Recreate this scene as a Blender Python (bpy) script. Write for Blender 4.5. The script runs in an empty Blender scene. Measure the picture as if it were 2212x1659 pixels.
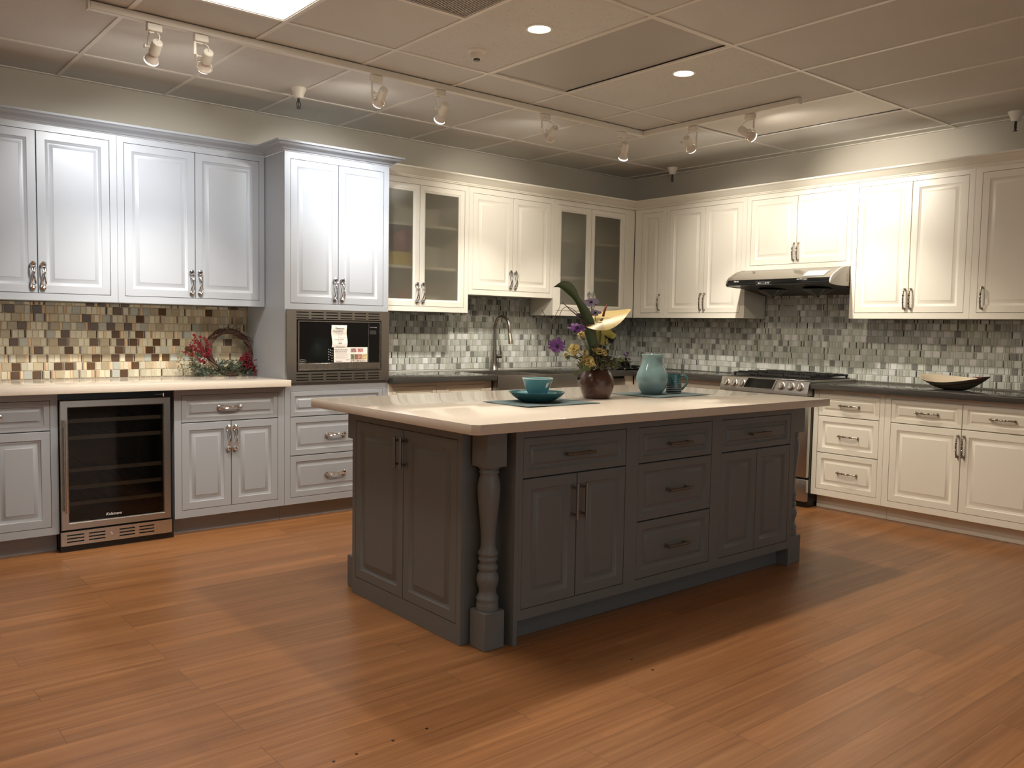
import bpy, bmesh, math, random
from mathutils import Vector, Matrix
PI = math.pi
C = bpy.context.scene.collection
R = math.radians

# ------------------------------------------------------------------ helpers
class G:
    """collects shapes into one mesh"""
    def __init__(s): s.bm = bmesh.new()
    def face(s, pts, smooth=False):
        vs = [s.bm.verts.new(p) for p in pts]
        f = s.bm.faces.new(vs); f.smooth = smooth; return f
    def box(s, x0, x1, y0, y1, z0, z1, bev=0.0, seg=1):
        if x0 > x1: x0, x1 = x1, x0
        if y0 > y1: y0, y1 = y1, y0
        if z0 > z1: z0, z1 = z1, z0
        r = bmesh.ops.create_cube(s.bm, size=1.0)
        vs = r['verts']
        for v in vs:
            v.co = Vector(((x0+x1)/2+v.co.x*(x1-x0), (y0+y1)/2+v.co.y*(y1-y0), (z0+z1)/2+v.co.z*(z1-z0)))
        if bev > 0:
            es = list({e for v in vs for e in v.link_edges})
            bmesh.ops.bevel(s.bm, geom=es, offset=bev, segments=seg, affect='EDGES', profile=0.5)
        return s
    def quads(s, rows, closed_u=False, closed_v=False, smooth=True):
        """rows: list of lists of points"""
        V = [[s.bm.verts.new(p) for p in row] for row in rows]
        n, m = len(V), len(V[0])
        for i in range(n if closed_v else n-1):
            for j in range(m if closed_u else m-1):
                a, b, c, d = V[i][j], V[i][(j+1) % m], V[(i+1) % n][(j+1) % m], V[(i+1) % n][j]
                if len({a, b, c, d}) == 4:
                    f = s.bm.faces.new((a, b, c, d)); f.smooth = smooth
        return V
    def lathe(s, prof, c=(0, 0, 0), seg=24, M=None, cap=True):
        rows = []
        for r, z in prof:
            row = []
            for k in range(seg):
                a = 2*PI*k/seg
                p = Vector((r*math.cos(a), r*math.sin(a), z))
                if M is not None: p = M @ p
                row.append(p+Vector(c))
            rows.append(row)
        V = s.quads(rows, closed_u=True)
        if cap:
            if prof[0][0] > 1e-5: f = s.bm.faces.new(list(reversed(V[0])))
            if prof[-1][0] > 1e-5: f = s.bm.faces.new(V[-1])
        return s
    def tube(s, pts, r, seg=8, closed=False, cap=True, flat=None):
        pts = [Vector(p) for p in pts]; n = len(pts)
        rr = r if isinstance(r, (list, tuple)) else [r]*n
        T = []
        for i in range(n):
            if closed: t = pts[(i+1) % n]-pts[i-1]
            else: t = pts[min(i+1, n-1)]-pts[max(i-1, 0)]
            T.append(t.normalized() if t.length > 1e-9 else Vector((0, 0, 1)))
        up = Vector((0, 0, 1)) if abs(T[0].z) < 0.9 else Vector((1, 0, 0))
        N = (up-T[0]*up.dot(T[0])).normalized()
        rows = []
        for i in range(n):
            N = (N-T[i]*N.dot(T[i]))
            N = N.normalized() if N.length > 1e-6 else T[i].orthogonal().normalized()
            B = T[i].cross(N)
            f1, f2 = (1, 1) if flat is None else flat
            rows.append([pts[i]+N*rr[i]*f1*math.cos(2*PI*k/seg)+B*rr[i]*f2*math.sin(2*PI*k/seg) for k in range(seg)])
        V = s.quads(rows, closed_u=True, closed_v=closed)
        if cap and not closed:
            s.bm.faces.new(list(reversed(V[0]))); s.bm.faces.new(V[-1])
        return s
    def prism(s, poly, z0, z1, bev=0.0, axis='z'):
        def P(a, b, c):
            return {'z': (a, b, c), 'x': (c, a, b), 'y': (a, c, b)}[axis]
        lo = [s.bm.verts.new(P(x, y, z0)) for x, y in poly]
        hi = [s.bm.verts.new(P(x, y, z1)) for x, y in poly]
        n = len(poly); fs = []
        fs.append(s.bm.faces.new(list(reversed(lo)))); fs.append(s.bm.faces.new(hi))
        for i in range(n):
            fs.append(s.bm.faces.new((lo[i], lo[(i+1) % n], hi[(i+1) % n], hi[i])))
        bmesh.ops.recalc_face_normals(s.bm, faces=fs)
        if bev > 0:
            es = list({e for f in fs for e in f.edges})
            bmesh.ops.bevel(s.bm, geom=es, offset=bev, segments=2, affect='EDGES', profile=0.5)
        return s
    def sweep(s, path, prof, side=1):
        """profile (out, z) along a plan polyline; outward is to the right of travel when side=1"""
        n = len(path); P = [Vector((x, y)) for x, y in path]
        rows = []
        for i in range(n):
            d0 = (P[i]-P[i-1]).normalized() if i > 0 else None
            d1 = (P[i+1]-P[i]).normalized() if i < n-1 else None
            nn = lambda d: Vector((d.y, -d.x))*side
            if d0 is None: m = nn(d1)
            elif d1 is None: m = nn(d0)
            else:
                a, b = nn(d0), nn(d1); m = (a+b)/(1+a.dot(b))
            rows.append([(P[i].x+m.x*o, P[i].y+m.y*o, z) for o, z in prof])
        V = s.quads(rows, closed_u=True, smooth=False)
        s.bm.faces.new(list(reversed(V[0]))); s.bm.faces.new(V[-1])
        return s
    def ball(s, c, r, seg=8, ring=6, sc=(1, 1, 1)):
        prof = []
        rows = []
        for i in range(1, ring):
            t = PI*i/ring
            rows.append([(c[0]+sc[0]*r*math.sin(t)*math.cos(2*PI*k/seg), c[1]+sc[1]*r*math.sin(t)*math.sin(2*PI*k/seg), c[2]-sc[2]*r*math.cos(t)) for k in range(seg)])
        V = s.quads(rows, closed_u=True)
        b = s.bm.verts.new((c[0], c[1], c[2]-sc[2]*r)); t = s.bm.verts.new((c[0], c[1], c[2]+sc[2]*r))
        for k in range(seg):
            f = s.bm.faces.new((V[0][(k+1) % seg], V[0][k], b)); f.smooth = True
            f = s.bm.faces.new((V[-1][k], V[-1][(k+1) % seg], t)); f.smooth = True
        return s
    def mesh(s, name, m, recalc=True, sharp=40):
        if recalc: bmesh.ops.recalc_face_normals(s.bm, faces=s.bm.faces[:])
        me = bpy.data.meshes.new(name); s.bm.to_mesh(me); s.bm.free()
        for mm in (m if isinstance(m, (list, tuple)) else [m]): me.materials.append(mm)
        if sharp: me.set_sharp_from_angle(angle=R(sharp))
        return me
    def obj(s, name, m, parent=None, loc=None, recalc=True, sharp=40):
        return link(name, s.mesh(name, m, recalc, sharp), parent, loc)

def link(name, me, parent=None, loc=None):
    o = bpy.data.objects.new(name, me); C.objects.link(o)
    if parent is not None: o.parent = parent
    if loc is not None: o.location = loc
    return o
def tag(o, label, cat, group=None):
    o['label'] = label; o['category'] = cat
    if group: o['group'] = group
    return o
def thing(name, label, cat, loc=(0, 0, 0), rz=0.0, group=None):
    o = bpy.data.objects.new(name, None); C.objects.link(o)
    o.location = loc; o.rotation_euler = (0, 0, rz); o.empty_display_size = 0.05
    return tag(o, label, cat, group)
def struct(o, label=None):
    o['kind'] = 'structure'
    if label: o['label'] = label
    return o
def dup(o, parent=None, loc=None, deep=True):
    c = o.copy(); C.objects.link(c)
    if parent is not None: c.parent = parent
    if loc is not None: c.location = loc
    if deep:
        for ch in list(o.children): dup(ch, c)
    return c
def part_label(o, label): o['label'] = label; return o

# ------------------------------------------------------------------ materials
def lin(c):
    f = lambda v: v/12.92 if v <= 0.04045 else ((v+0.055)/1.055)**2.4
    return tuple(f(v/255) for v in c)
class N:
    def __init__(s, name):
        s.m = bpy.data.materials.new(name); s.m.use_nodes = True
        s.t = s.m.node_tree; s.t.nodes.clear()
        s.out = s.t.nodes.new('ShaderNodeOutputMaterial')
    def n(s, typ, **kw):
        nd = s.t.nodes.new('ShaderNode'+typ)
        for k, v in kw.items():
            if k in nd.inputs and not hasattr(nd, k): nd.inputs[k].default_value = v
            else: setattr(nd, k, v)
        return nd
    def l(s, a, b): s.t.links.new(a, b)
    def bsdf(s, col=None, rough=0.5, metal=0.0, spec=0.5, **kw):
        b = s.n('BsdfPrincipled')
        if col is not None: b.inputs['Base Color'].default_value = (*col, 1)
        b.inputs['Roughness'].default_value = rough; b.inputs['Metallic'].default_value = metal
        b.inputs['Specular IOR Level'].default_value = spec
        for k, v in kw.items(): b.inputs[k.replace('_', ' ')].default_value = v
        s.l(b.outputs[0], s.out.inputs[0]); return b
def mix(nd, a, b, f=None, blend='MIX'):
    m = nd.n('Mix'); m.data_type = 'RGBA'; m.blend_type = blend
    for inp, v in ((m.inputs[6], a), (m.inputs[7], b), (m.inputs[0], f)):
        if v is None: continue
        if hasattr(v, 'is_output'): nd.l(v, inp)
        elif isinstance(v, (int, float)): inp.default_value = v
        else: inp.default_value = (*v, 1)
    return m.outputs[2]
def plain(name, col, rough=0.5, metal=0.0, spec=0.5, var=0.06, scale=6.0, bump=0.0, bscale=200.0, stretch=(1, 1, 1), rvar=0.05, **kw):
    """a principled surface whose tone, gloss and relief drift with noise"""
    nd = N(name); b = nd.bsdf(col, rough, metal, spec, **kw)
    tc = nd.n('TexCoord'); mp = nd.n('Mapping'); mp.inputs['Scale'].default_value = stretch
    nd.l(tc.outputs['Object'], mp.inputs[0])
    nz = nd.n('TexNoise'); nz.inputs['Scale'].default_value = scale; nz.inputs['Detail'].default_value = 3
    nd.l(mp.outputs[0], nz.inputs[0])
    dk = tuple(v*(1-var) for v in col); lt = tuple(min(1, v*(1+var)) for v in col)
    nd.l(mix(nd, dk, lt, nz.outputs[0]), b.inputs['Base Color'])
    mr = nd.n('MapRange'); mr.inputs['To Min'].default_value = max(0.02, rough-rvar); mr.inputs['To Max'].default_value = rough+rvar
    nd.l(nz.outputs[0], mr.inputs[0]); nd.l(mr.outputs[0], b.inputs['Roughness'])
    if bump > 0:
        n2 = nd.n('TexNoise'); n2.inputs['Scale'].default_value = bscale; nd.l(mp.outputs[0], n2.inputs[0])
        bp = nd.n('Bump'); bp.inputs['Strength'].default_value = bump; bp.inputs['Distance'].default_value = 0.002
        nd.l(n2.outputs[0], bp.inputs['Height']); nd.l(bp.outputs[0], b.inputs['Normal'])
    return nd.m
def emit(name, col, strength):
    nd = N(name); e = nd.n('Emission'); e.inputs[0].default_value = (*col, 1); e.inputs[1].default_value = strength
    nd.l(e.outputs[0], nd.out.inputs[0]); return nd.m

M = {}
M['grey'] = plain('grey_cabinet_paint', (0.335, 0.355, 0.385), 0.36, var=0.02, rvar=0.03)
M['isl'] = plain('dark_grey_island_paint', (0.168, 0.184, 0.192), 0.42, var=0.03, rvar=0.03)
M['cream'] = plain('cream_cabinet_paint', (0.80, 0.76, 0.655), 0.36, var=0.015, rvar=0.03)
M['wall'] = plain('beige_wall_paint', (0.56, 0.515, 0.43), 0.75, var=0.03, scale=2.0, bump=0.1, bscale=150)
M['grid'] = plain('ceiling_grid_enamel', (0.78, 0.74, 0.67), 0.35, var=0.03)
M['steel'] = plain('brushed_steel', (0.52, 0.49, 0.45), 0.30, 1.0, var=0.03, scale=12, stretch=(1, 1, 160), rvar=0.05)
M['steelv'] = plain('brushed_steel_bright', (0.60, 0.565, 0.52), 0.27, 1.0, var=0.015, scale=10, stretch=(80, 80, 1), rvar=0.02)
M['sinksteel'] = plain('sink_steel', (0.36, 0.34, 0.31), 0.33, 1.0, var=0.04, scale=9, stretch=(1, 1, 120))
M['chrome'] = plain('polished_chrome', (0.80, 0.84, 0.90), 0.07, 1.0, var=0.03, rvar=0.02)
M['pewter'] = plain('antique_nickel', (0.36, 0.31, 0.25), 0.26, 1.0, var=0.25, scale=120)
M['bronze'] = plain('dark_nickel_pull', (0.30, 0.29, 0.275), 0.30, 1.0, var=0.06, scale=60)
M['black'] = plain('black_enamel', (0.012, 0.011, 0.010), 0.32, var=0.2)
M['blackgloss'] = plain('black_glass', (0.006, 0.006, 0.006), 0.06, var=0.2, rvar=0.01)
M['iron'] = plain('cast_iron', (0.018, 0.017, 0.016), 0.55, var=0.3, bump=0.3, bscale=300)
M['faucet'] = plain('brushed_nickel_faucet', (0.36, 0.32, 0.27), 0.24, 1.0, var=0.06, scale=30)
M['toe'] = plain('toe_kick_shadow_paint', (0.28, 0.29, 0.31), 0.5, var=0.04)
M['whiteplastic'] = plain('white_lamp_enamel', (0.80, 0.76, 0.67), 0.38, var=0.03)
M['plasticgrey'] = plain('pale_grey_plastic', (0.50, 0.47, 0.42), 0.42, var=0.04)
M['darkplastic'] = plain('dark_plastic', (0.03, 0.028, 0.026), 0.4, var=0.1)
M['paper'] = plain('white_paper', (0.80, 0.76, 0.72), 0.8, var=0.03, scale=20)
M['ink'] = plain('printed_ink', (0.05, 0.045, 0.045), 0.7, var=0.05)
M['inkgrey'] = plain('printed_grey_ink', (0.35, 0.34, 0.34), 0.7, var=0.05)
M['whitemark'] = plain('white_screenprint', (0.75, 0.75, 0.72), 0.5, var=0.02)
M['inside'] = plain('cabinet_interior', (0.55, 0.52, 0.46), 0.6, var=0.03)
M['bulbcone'] = plain('bulb_reflector', (0.70, 0.62, 0.55), 0.3, var=0.03)
M['bulbface'] = emit('lit_bulb_face', (1.0, 0.90, 0.76), 14)
M['downface'] = emit('lit_downlight_lens', (1.0, 0.88, 0.74), 14)
M['troffer'] = emit('lit_troffer_lens', (1.0, 0.92, 0.82), 17)

def quartz():
    nd = N('white_quartz'); b = nd.bsdf((0.7, 0.63, 0.54), 0.10)
    tc = nd.n('TexCoord'); v = nd.n('TexVoronoi'); v.inputs['Scale'].default_value = 170; nd.l(tc.outputs['Object'], v.inputs[0])
    rmp = nd.n('ValToRGB'); rmp.color_ramp.elements[0].position = 0.06; rmp.color_ramp.elements[1].position = 0.16
    nd.l(v.outputs['Distance'], rmp.inputs[0])
    n2 = nd.n('TexNoise'); n2.inputs['Scale'].default_value = 45; nd.l(tc.outputs['Object'], n2.inputs[0])
    base = mix(nd, (0.70, 0.625, 0.535), (0.76, 0.69, 0.60), n2.outputs[0])
    n3 = nd.n('TexNoise'); n3.inputs['Scale'].default_value = 60; nd.l(tc.outputs['Object'], n3.inputs[0])
    r3 = nd.n('ValToRGB'); r3.color_ramp.elements[0].position = 0.52; r3.color_ramp.elements[1].position = 0.6; nd.l(n3.outputs[0], r3.inputs[0])
    inv = nd.n('Math'); inv.operation = 'SUBTRACT'; inv.inputs[0].default_value = 1; nd.l(rmp.outputs[0], inv.inputs[1])
    mu = nd.n('Math'); mu.operation = 'MULTIPLY'; nd.l(inv.outputs[0], mu.inputs[0]); nd.l(r3.outputs[0], mu.inputs[1])
    nd.l(mix(nd, base, (0.33, 0.27, 0.22), mu.outputs[0]), b.inputs['Base Color'])
    return nd.m
M['quartz'] = quartz()
M['darkstone'] = plain('dark_grey_quartz', (0.055, 0.052, 0.047), 0.10, var=0.15, scale=140, rvar=0.02)

def floor_mat():
    nd = N('cherry_laminate_planks'); b = nd.bsdf((0.3, 0.15, 0.06), 0.3, spec=0.45)
    tc = nd.n('TexCoord'); mp = nd.n('Mapping'); mp.inputs['Location'].default_value = (0.35, 0.027, 0)
    nd.l(tc.outputs['Object'], mp.inputs[0])
    br = nd.n('TexBrick'); br.offset = 0.37; br.offset_frequency = 3
    br.inputs['Color1'].default_value = (0, 0, 0, 1); br.inputs['Color2'].default_value = (1, 1, 1, 1); br.inputs['Mortar'].default_value = (0.5, 0.5, 0.5, 1)
    br.inputs['Scale'].default_value = 1.0; br.inputs['Mortar Size'].default_value = 0.0007; br.inputs['Mortar Smooth'].default_value = 0.2
    br.inputs['Brick Width'].default_value = 1.21; br.inputs['Row Height'].default_value = 0.121
    nd.l(mp.outputs[0], br.inputs[0])
    # strips inside each board
    br2 = nd.n('TexBrick'); br2.offset = 0.41; br2.offset_frequency = 2
    br2.inputs['Color1'].default_value = (0, 0, 0, 1); br2.inputs['Color2'].default_value = (1, 1, 1, 1)
    br2.inputs['Mortar Size'].default_value = 0.0; br2.inputs['Scale'].default_value = 1.0
    br2.inputs['Brick Width'].default_value = 0.62; br2.inputs['Row Height'].default_value = 0.0605
    nd.l(mp.outputs[0], br2.inputs[0])
    sc = nd.n('Vector' + 'Math'); sc.operation = 'SCALE'; sc.inputs['Scale'].default_value = 13.7
    nd.l(br.outputs['Color'], sc.inputs[0])
    ad = nd.n('VectorMath'); ad.operation = 'ADD'; nd.l(mp.outputs[0], ad.inputs[0]); nd.l(sc.outputs[0], ad.inputs[1])
    m2 = nd.n('Mapping'); m2.inputs['Scale'].default_value = (0.75, 26, 1); nd.l(ad.outputs[0], m2.inputs[0])
    g1 = nd.n('TexNoise'); g1.inputs['Scale'].default_value = 1.6; g1.inputs['Detail'].default_value = 5; g1.inputs['Roughness'].default_value = 0.62; g1.inputs['Distortion'].default_value = 0.5
    nd.l(m2.outputs[0], g1.inputs[0])
    m3 = nd.n('Mapping'); m3.inputs['Scale'].default_value = (2.2, 150, 1); nd.l(ad.outputs[0], m3.inputs[0])
    g2 = nd.n('TexNoise'); g2.inputs['Scale'].default_value = 2.0; g2.inputs['Detail'].default_value = 3; nd.l(m3.outputs[0], g2.inputs[0])
    rp = nd.n('ValToRGB'); e = rp.color_ramp.elements
    e[0].position = 0.28; e[0].color = (0.235, 0.098, 0.034, 1)
    e[1].position = 0.74; e[1].color = (0.40, 0.19, 0.078, 1)
    k = rp.color_ramp.elements.new(0.5); k.color = (0.31, 0.136, 0.05, 1)
    nd.l(g1.outputs[0], rp.inputs[0])
    v1 = nd.n('MapRange'); v1.inputs['To Min'].default_value = 0.90; v1.inputs['To Max'].default_value = 1.10; nd.l(br.outputs['Color'], v1.inputs[0])
    v2 = nd.n('MapRange'); v2.inputs['To Min'].default_value = 0.92; v2.inputs['To Max'].default_value = 1.08; nd.l(br2.outputs['Color'], v2.inputs[0])
    v3 = nd.n('MapRange'); v3.inputs['To Min'].default_value = 0.84; v3.inputs['To Max'].default_value = 1.12; nd.l(g2.outputs[0], v3.inputs[0])
    mm = nd.n('Math'); mm.operation = 'MULTIPLY'; nd.l(v1.outputs[0], mm.inputs[0]); nd.l(v2.outputs[0], mm.inputs[1])
    m4 = nd.n('Math'); m4.operation = 'MULTIPLY'; nd.l(mm.outputs[0], m4.inputs[0]); nd.l(v3.outputs[0], m4.inputs[1])
    vs = nd.n('VectorMath'); vs.operation = 'SCALE'; nd.l(rp.outputs[0], vs.inputs[0]); nd.l(m4.outputs[0], vs.inputs['Scale'])
    nd.l(mix(nd, vs.outputs[0], (0.07, 0.028, 0.012), br.outputs['Fac']), b.inputs['Base Color'])
    rr = nd.n('MapRange'); rr.inputs['To Min'].default_value = 0.27; rr.inputs['To Max'].default_value = 0.37; nd.l(g2.outputs[0], rr.inputs[0])
    nd.l(rr.outputs[0], b.inputs['Roughness'])
    bp = nd.n('Bump'); bp.inputs['Strength'].default_value = 0.25; bp.inputs['Distance'].default_value = 0.001
    iv = nd.n('Math'); iv.operation = 'SUBTRACT'; iv.inputs[0].default_value = 1; nd.l(br.outputs['Fac'], iv.inputs[1])
    nd.l(iv.outputs[0], bp.inputs['Height']); nd.l(bp.outputs[0], b.inputs['Normal'])
    return nd.m
M['floor'] = floor_mat()

def tile_ceiling(name, amount, base):
    nd = N(name); b = nd.bsdf(base, 0.9, spec=0.2)
    tc = nd.n('TexCoord'); mp = nd.n('Mapping'); nd.l(tc.outputs['Object'], mp.inputs[0])
    wn = nd.n('TexNoise'); wn.inputs['Scale'].default_value = 9; nd.l(mp.outputs[0], wn.inputs[0])
    wa = mix(nd, mp.outputs[0], wn.outputs['Color'], 0.02)
    v = nd.n('TexVoronoi'); v.inputs['Scale'].default_value = 60; nd.l(wa, v.inputs[0])
    m2 = nd.n('Mapping'); m2.inputs['Scale'].default_value = (1, 2.2, 1); nd.l(wa, m2.inputs[0])
    n1 = nd.n('TexNoise'); n1.inputs['Scale'].default_value = 75; n1.inputs['Detail'].default_value = 2; n1.inputs['Distortion'].default_value = 1.5; nd.l(m2.outputs[0], n1.inputs[0])
    rp = nd.n('ValToRGB'); rp.color_ramp.elements[0].position = 0.64; rp.color_ramp.elements[1].position = 0.70; nd.l(n1.outputs[0], rp.inputs[0])
    f = nd.n('Math'); f.operation = 'MULTIPLY'; f.inputs[1].default_value = amount; nd.l(rp.outputs[0], f.inputs[0])
    n0 = nd.n('TexNoise'); n0.inputs['Scale'].default_value = 3; nd.l(mp.outputs[0], n0.inputs[0])
    bb = mix(nd, tuple(x*0.95 for x in base), tuple(x*1.04 for x in base), n0.outputs[0])
    nd.l(mix(nd, bb, tuple(x*0.42 for x in base), f.outputs[0]), b.inputs['Base Color'])
    return nd.m
M['tileA'] = tile_ceiling('smooth_ceiling_tile', 0.22, (0.64, 0.625, 0.585))
M['tileB'] = tile_ceiling('fissured_ceiling_tile', 0.85, (0.66, 0.64, 0.595))

def tile_mat():
    nd = N('mosaic_glass_and_stone'); b = nd.bsdf((0.5, 0.5, 0.5), 0.2)
    a = nd.n('Attribute'); a.attribute_name = 'tile'
    tc = nd.n('TexCoord'); n1 = nd.n('TexNoise'); n1.inputs['Scale'].default_value = 55; n1.inputs['Detail'].default_value = 3; n1.inputs['Distortion'].default_value = 1.2
    nd.l(tc.outputs['Object'], n1.inputs[0])
    mr = nd.n('MapRange'); mr.inputs['To Min'].default_value = 0.86; mr.inputs['To Max'].default_value = 1.12; nd.l(n1.outputs[0], mr.inputs[0])
    vs = nd.n('VectorMath'); vs.operation = 'SCALE'; nd.l(a.outputs['Color'], vs.inputs[0]); nd.l(mr.outputs[0], vs.inputs['Scale'])
    nd.l(vs.outputs[0], b.inputs['Base Color']); nd.l(a.outputs['Alpha'], b.inputs['Roughness'])
    return nd.m
M['mosaic'] = tile_mat()

def glass_frosted():
    nd = N('textured_cabinet_glass')
    tr = nd.n('BsdfTransparent'); tr.inputs[0].default_value = (0.90, 0.88, 0.82, 1)
    rf = nd.n('BsdfRefraction'); rf.inputs['Color'].default_value = (0.95, 0.93, 0.86, 1); rf.inputs['Roughness'].default_value = 0.28; rf.inputs['IOR'].default_value = 1.12
    gl = nd.n('BsdfGlossy'); gl.inputs['Color'].default_value = (0.8, 0.8, 0.78, 1); gl.inputs['Roughness'].default_value = 0.16
    df = nd.n('BsdfDiffuse'); df.inputs[0].default_value = (0.50, 0.49, 0.43, 1)
    tc = nd.n('TexCoord'); v = nd.n('TexVoronoi'); v.inputs['Scale'].default_value = 260; nd.l(tc.outputs['Object'], v.inputs[0])
    bp = nd.n('Bump'); bp.inputs['Strength'].default_value = 0.35; bp.inputs['Distance'].default_value = 0.001; nd.l(v.outputs[0], bp.inputs['Height'])
    nd.l(bp.outputs[0], rf.inputs['Normal']); nd.l(bp.outputs[0], gl.inputs['Normal'])
    a = nd.n('MixShader'); a.inputs[0].default_value = 0.36; nd.l(tr.outputs[0], a.inputs[1]); nd.l(rf.outputs[0], a.inputs[2])
    b = nd.n('MixShader'); b.inputs[0].default_value = 0.10; nd.l(a.outputs[0], b.inputs[1]); nd.l(df.outputs[0], b.inputs[2])
    c = nd.n('MixShader'); c.inputs[0].default_value = 0.07; nd.l(b.outputs[0], c.inputs[1]); nd.l(gl.outputs[0], c.inputs[2])
    nd.l(c.outputs[0], nd.out.inputs[0]); return nd.m
M['frost'] = glass_frosted()
def glass_smoked():
    nd = N('smoked_glass')
    tr = nd.n('BsdfTransparent'); tr.inputs[0].default_value = (0.72, 0.70, 0.66, 1)
    gl = nd.n('BsdfGlossy'); gl.inputs['Roughness'].default_value = 0.05; gl.inputs['Color'].default_value = (1, 1, 1, 1)
    fr = nd.n('Fresnel'); fr.inputs[0].default_value = 1.4
    nz = nd.n('TexNoise'); nz.inputs['Scale'].default_value = 3
    mx = nd.n('MixShader'); nd.l(fr.outputs[0], mx.inputs[0]); nd.l(tr.outputs[0], mx.inputs[1]); nd.l(gl.outputs[0], mx.inputs[2])
    nd.l(mx.outputs[0], nd.out.inputs[0]); return nd.m
M['smoke'] = glass_smoked()

# ------------------------------------------------------------------ camera (recovered from the ceiling grid)
F, YAW, PIT, ROL = 1851.3665, 0.877579701, -0.0651086943, 0.0172315127
CAM = Vector((-6.22282103, -5.69271113, 1.27193706))
rt = Vector((math.sin(YAW), -math.cos(YAW), 0)); f0 = Vector((math.cos(YAW), math.sin(YAW), 0))
fw = f0*math.cos(PIT)+Vector((0, 0, math.sin(PIT))); up = rt.cross(fw)
r2 = rt*math.cos(ROL)+up*math.sin(ROL); u2 = -rt*math.sin(ROL)+up*math.cos(ROL)
cd = bpy.data.cameras.new('camera'); cam = bpy.data.objects.new('camera', cd); C.objects.link(cam)
cam.matrix_world = Matrix(((r2.x, u2.x, -fw.x, CAM.x), (r2.y, u2.y, -fw.y, CAM.y), (r2.z, u2.z, -fw.z, CAM.z), (0, 0, 0, 1)))
cd.sensor_fit = 'HORIZONTAL'; cd.sensor_width = 36; cd.lens = F/2212*36
cd.shift_x = 1.7716/2212; cd.shift_y = -2.5009/2212
cd.clip_start = 0.05
bpy.context.scene.camera = cam

# ------------------------------------------------------------------ room
ZC = 2.7025; GX = -4.4034; GY = -1.77966; T = 0.6096
XL, YB = -9.0, -9.0
g = G(); g.box(XL-0.1, 0.1, YB-0.1, 0.1, -0.1, 0.0); fl = struct(g.obj('floor', M['floor']))
for x, y in ((-4.731, -3.509), (-4.857, -3.511), (-4.986, -3.516), (-5.06, -3.514), (-3.788, -3.518), (-3.799, -3.633), (-1.257, -3.509), (-2.259, -3.392)):
    g = G(); g.lathe([(0.0052, 0.0), (0.0052, 0.0006), (0.0, 0.0008)], seg=10); g.obj('screw_hole', M['black'], fl, (x, y, 0.0001))
g = G(); g.box(XL, 0.1, 0.0, 0.1, 0.0, ZC+0.05); struct(g.obj('wall_left', M['wall']))
g = G(); g.box(0.0, 0.1, YB, 0.0, 0.0, ZC+0.05); struct(g.obj('wall_right', M['wall']))
g = G(); g.box(XL, 0.1, YB-0.1, YB, 0.0, ZC+0.05); struct(g.obj('wall_back', M['wall']))
g = G(); g.box(XL-0.1, XL, YB-0.1, 0.1, 0.0, ZC+0.05); struct(g.obj('wall_side', M['wall']))

xs = sorted({XL, 0.0} | {GX+T*i for i in range(-7, 8) if XL < GX+T*i < 0})
ys = sorted({YB, 0.0} | {GY+2*T*j for j in range(-6, 2) if YB < GY+2*T*j < 0})
ci = lambda x: round((x-GX)/T)            # column index of a cell's left line
cj = lambda y: round((y-GY)/(2*T))        # row index of a cell's near line
g = G(); bmc = g.bm
holes = {(-1, -1)}
for a in range(len(xs)-1):
    for b in range(len(ys)-1):
        x0, x1, y0, y1 = xs[a], xs[a+1], ys[b], ys[b+1]
        i = math.floor((x0-GX)/T+0.5) if x0 > XL+1e-6 else -8
        j = math.floor((y0-GY)/(2*T)+0.5) if y0 > YB+1e-6 else -9
        fis = (i, j) in ((1, -1), (3, -1))
        if (i, j) in ((-1, -1), (0, -1), (2, -1), (5, -1)):
            if (i, j) == (0, -1):   # half cell tile, the other half is a vent
                f = g.face(((x0, (y0+y1)/2, ZC), (x0, y1, ZC), (x1, y1, ZC), (x1, (y0+y1)/2, ZC)))
            continue
        f = g.face(((x0, y0, ZC), (x0, y1, ZC), (x1, y1, ZC), (x1, y0, ZC)))
        f.material_index = 1 if fis else 0
struct(g.obj('ceiling', [M['tileA'], M['tileB']], recalc=False))
g = G(); g.box(XL-0.1, 0.1, YB-0.1, 0.1, ZC+0.055, ZC+0.12); struct(g.obj('ceiling_slab', M['wall']))
g = G()
for x in xs[1:-1]: g.box(x-0.011, x+0.011, YB, -0.001, ZC-0.005, ZC+0.004)
for y in ys[1:-1]: g.box(XL, -0.001, y-0.011, y+0.011, ZC-0.0055, ZC+0.004)
g.box(GX-0.0, GX+T, GY-T-0.011, GY-T+0.011, ZC-0.0052, ZC+0.004)
g.box(XL, -0.001, -0.022, -0.001, ZC-0.006, ZC+0.003); g.box(-0.022, -0.001, YB, -0.023, ZC-0.006, ZC+0.003)
struct(g.obj('trim_1', M['grid']), 'suspended ceiling grid of thin painted metal bars')

# ------------------------------------------------------------------ ceiling fittings
def cell(i, j): return GX+T*i, GX+T*(i+1), GY+2*T*j, GY+2*T*(j+1)
x0, x1, y0, y1 = cell(-1, -1)
t = thing('ceiling_light_panel', 'lit white rectangular light panel set in the ceiling grid', 'ceiling light', ((x0+x1)/2, (y0+y1)/2, ZC))
w, d = T/2-0.0125, T-0.0125
g = G(); g.box(-w, w, -d, d, 0.006, 0.012); g.obj('diffuser', M['troffer'], t)
g = G()
for a in (-1, 1):
    g.box(a*w-0.006*a, a*w, -d, d, -0.002, 0.05); g.box(-w+0.007, w-0.007, a*d-0.006*a, a*d, -0.002, 0.05)
g.box(-w+0.007, w-0.007, -d+0.007, d-0.007, 0.045, 0.05); g.obj('frame', M['grid'], t)

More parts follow.
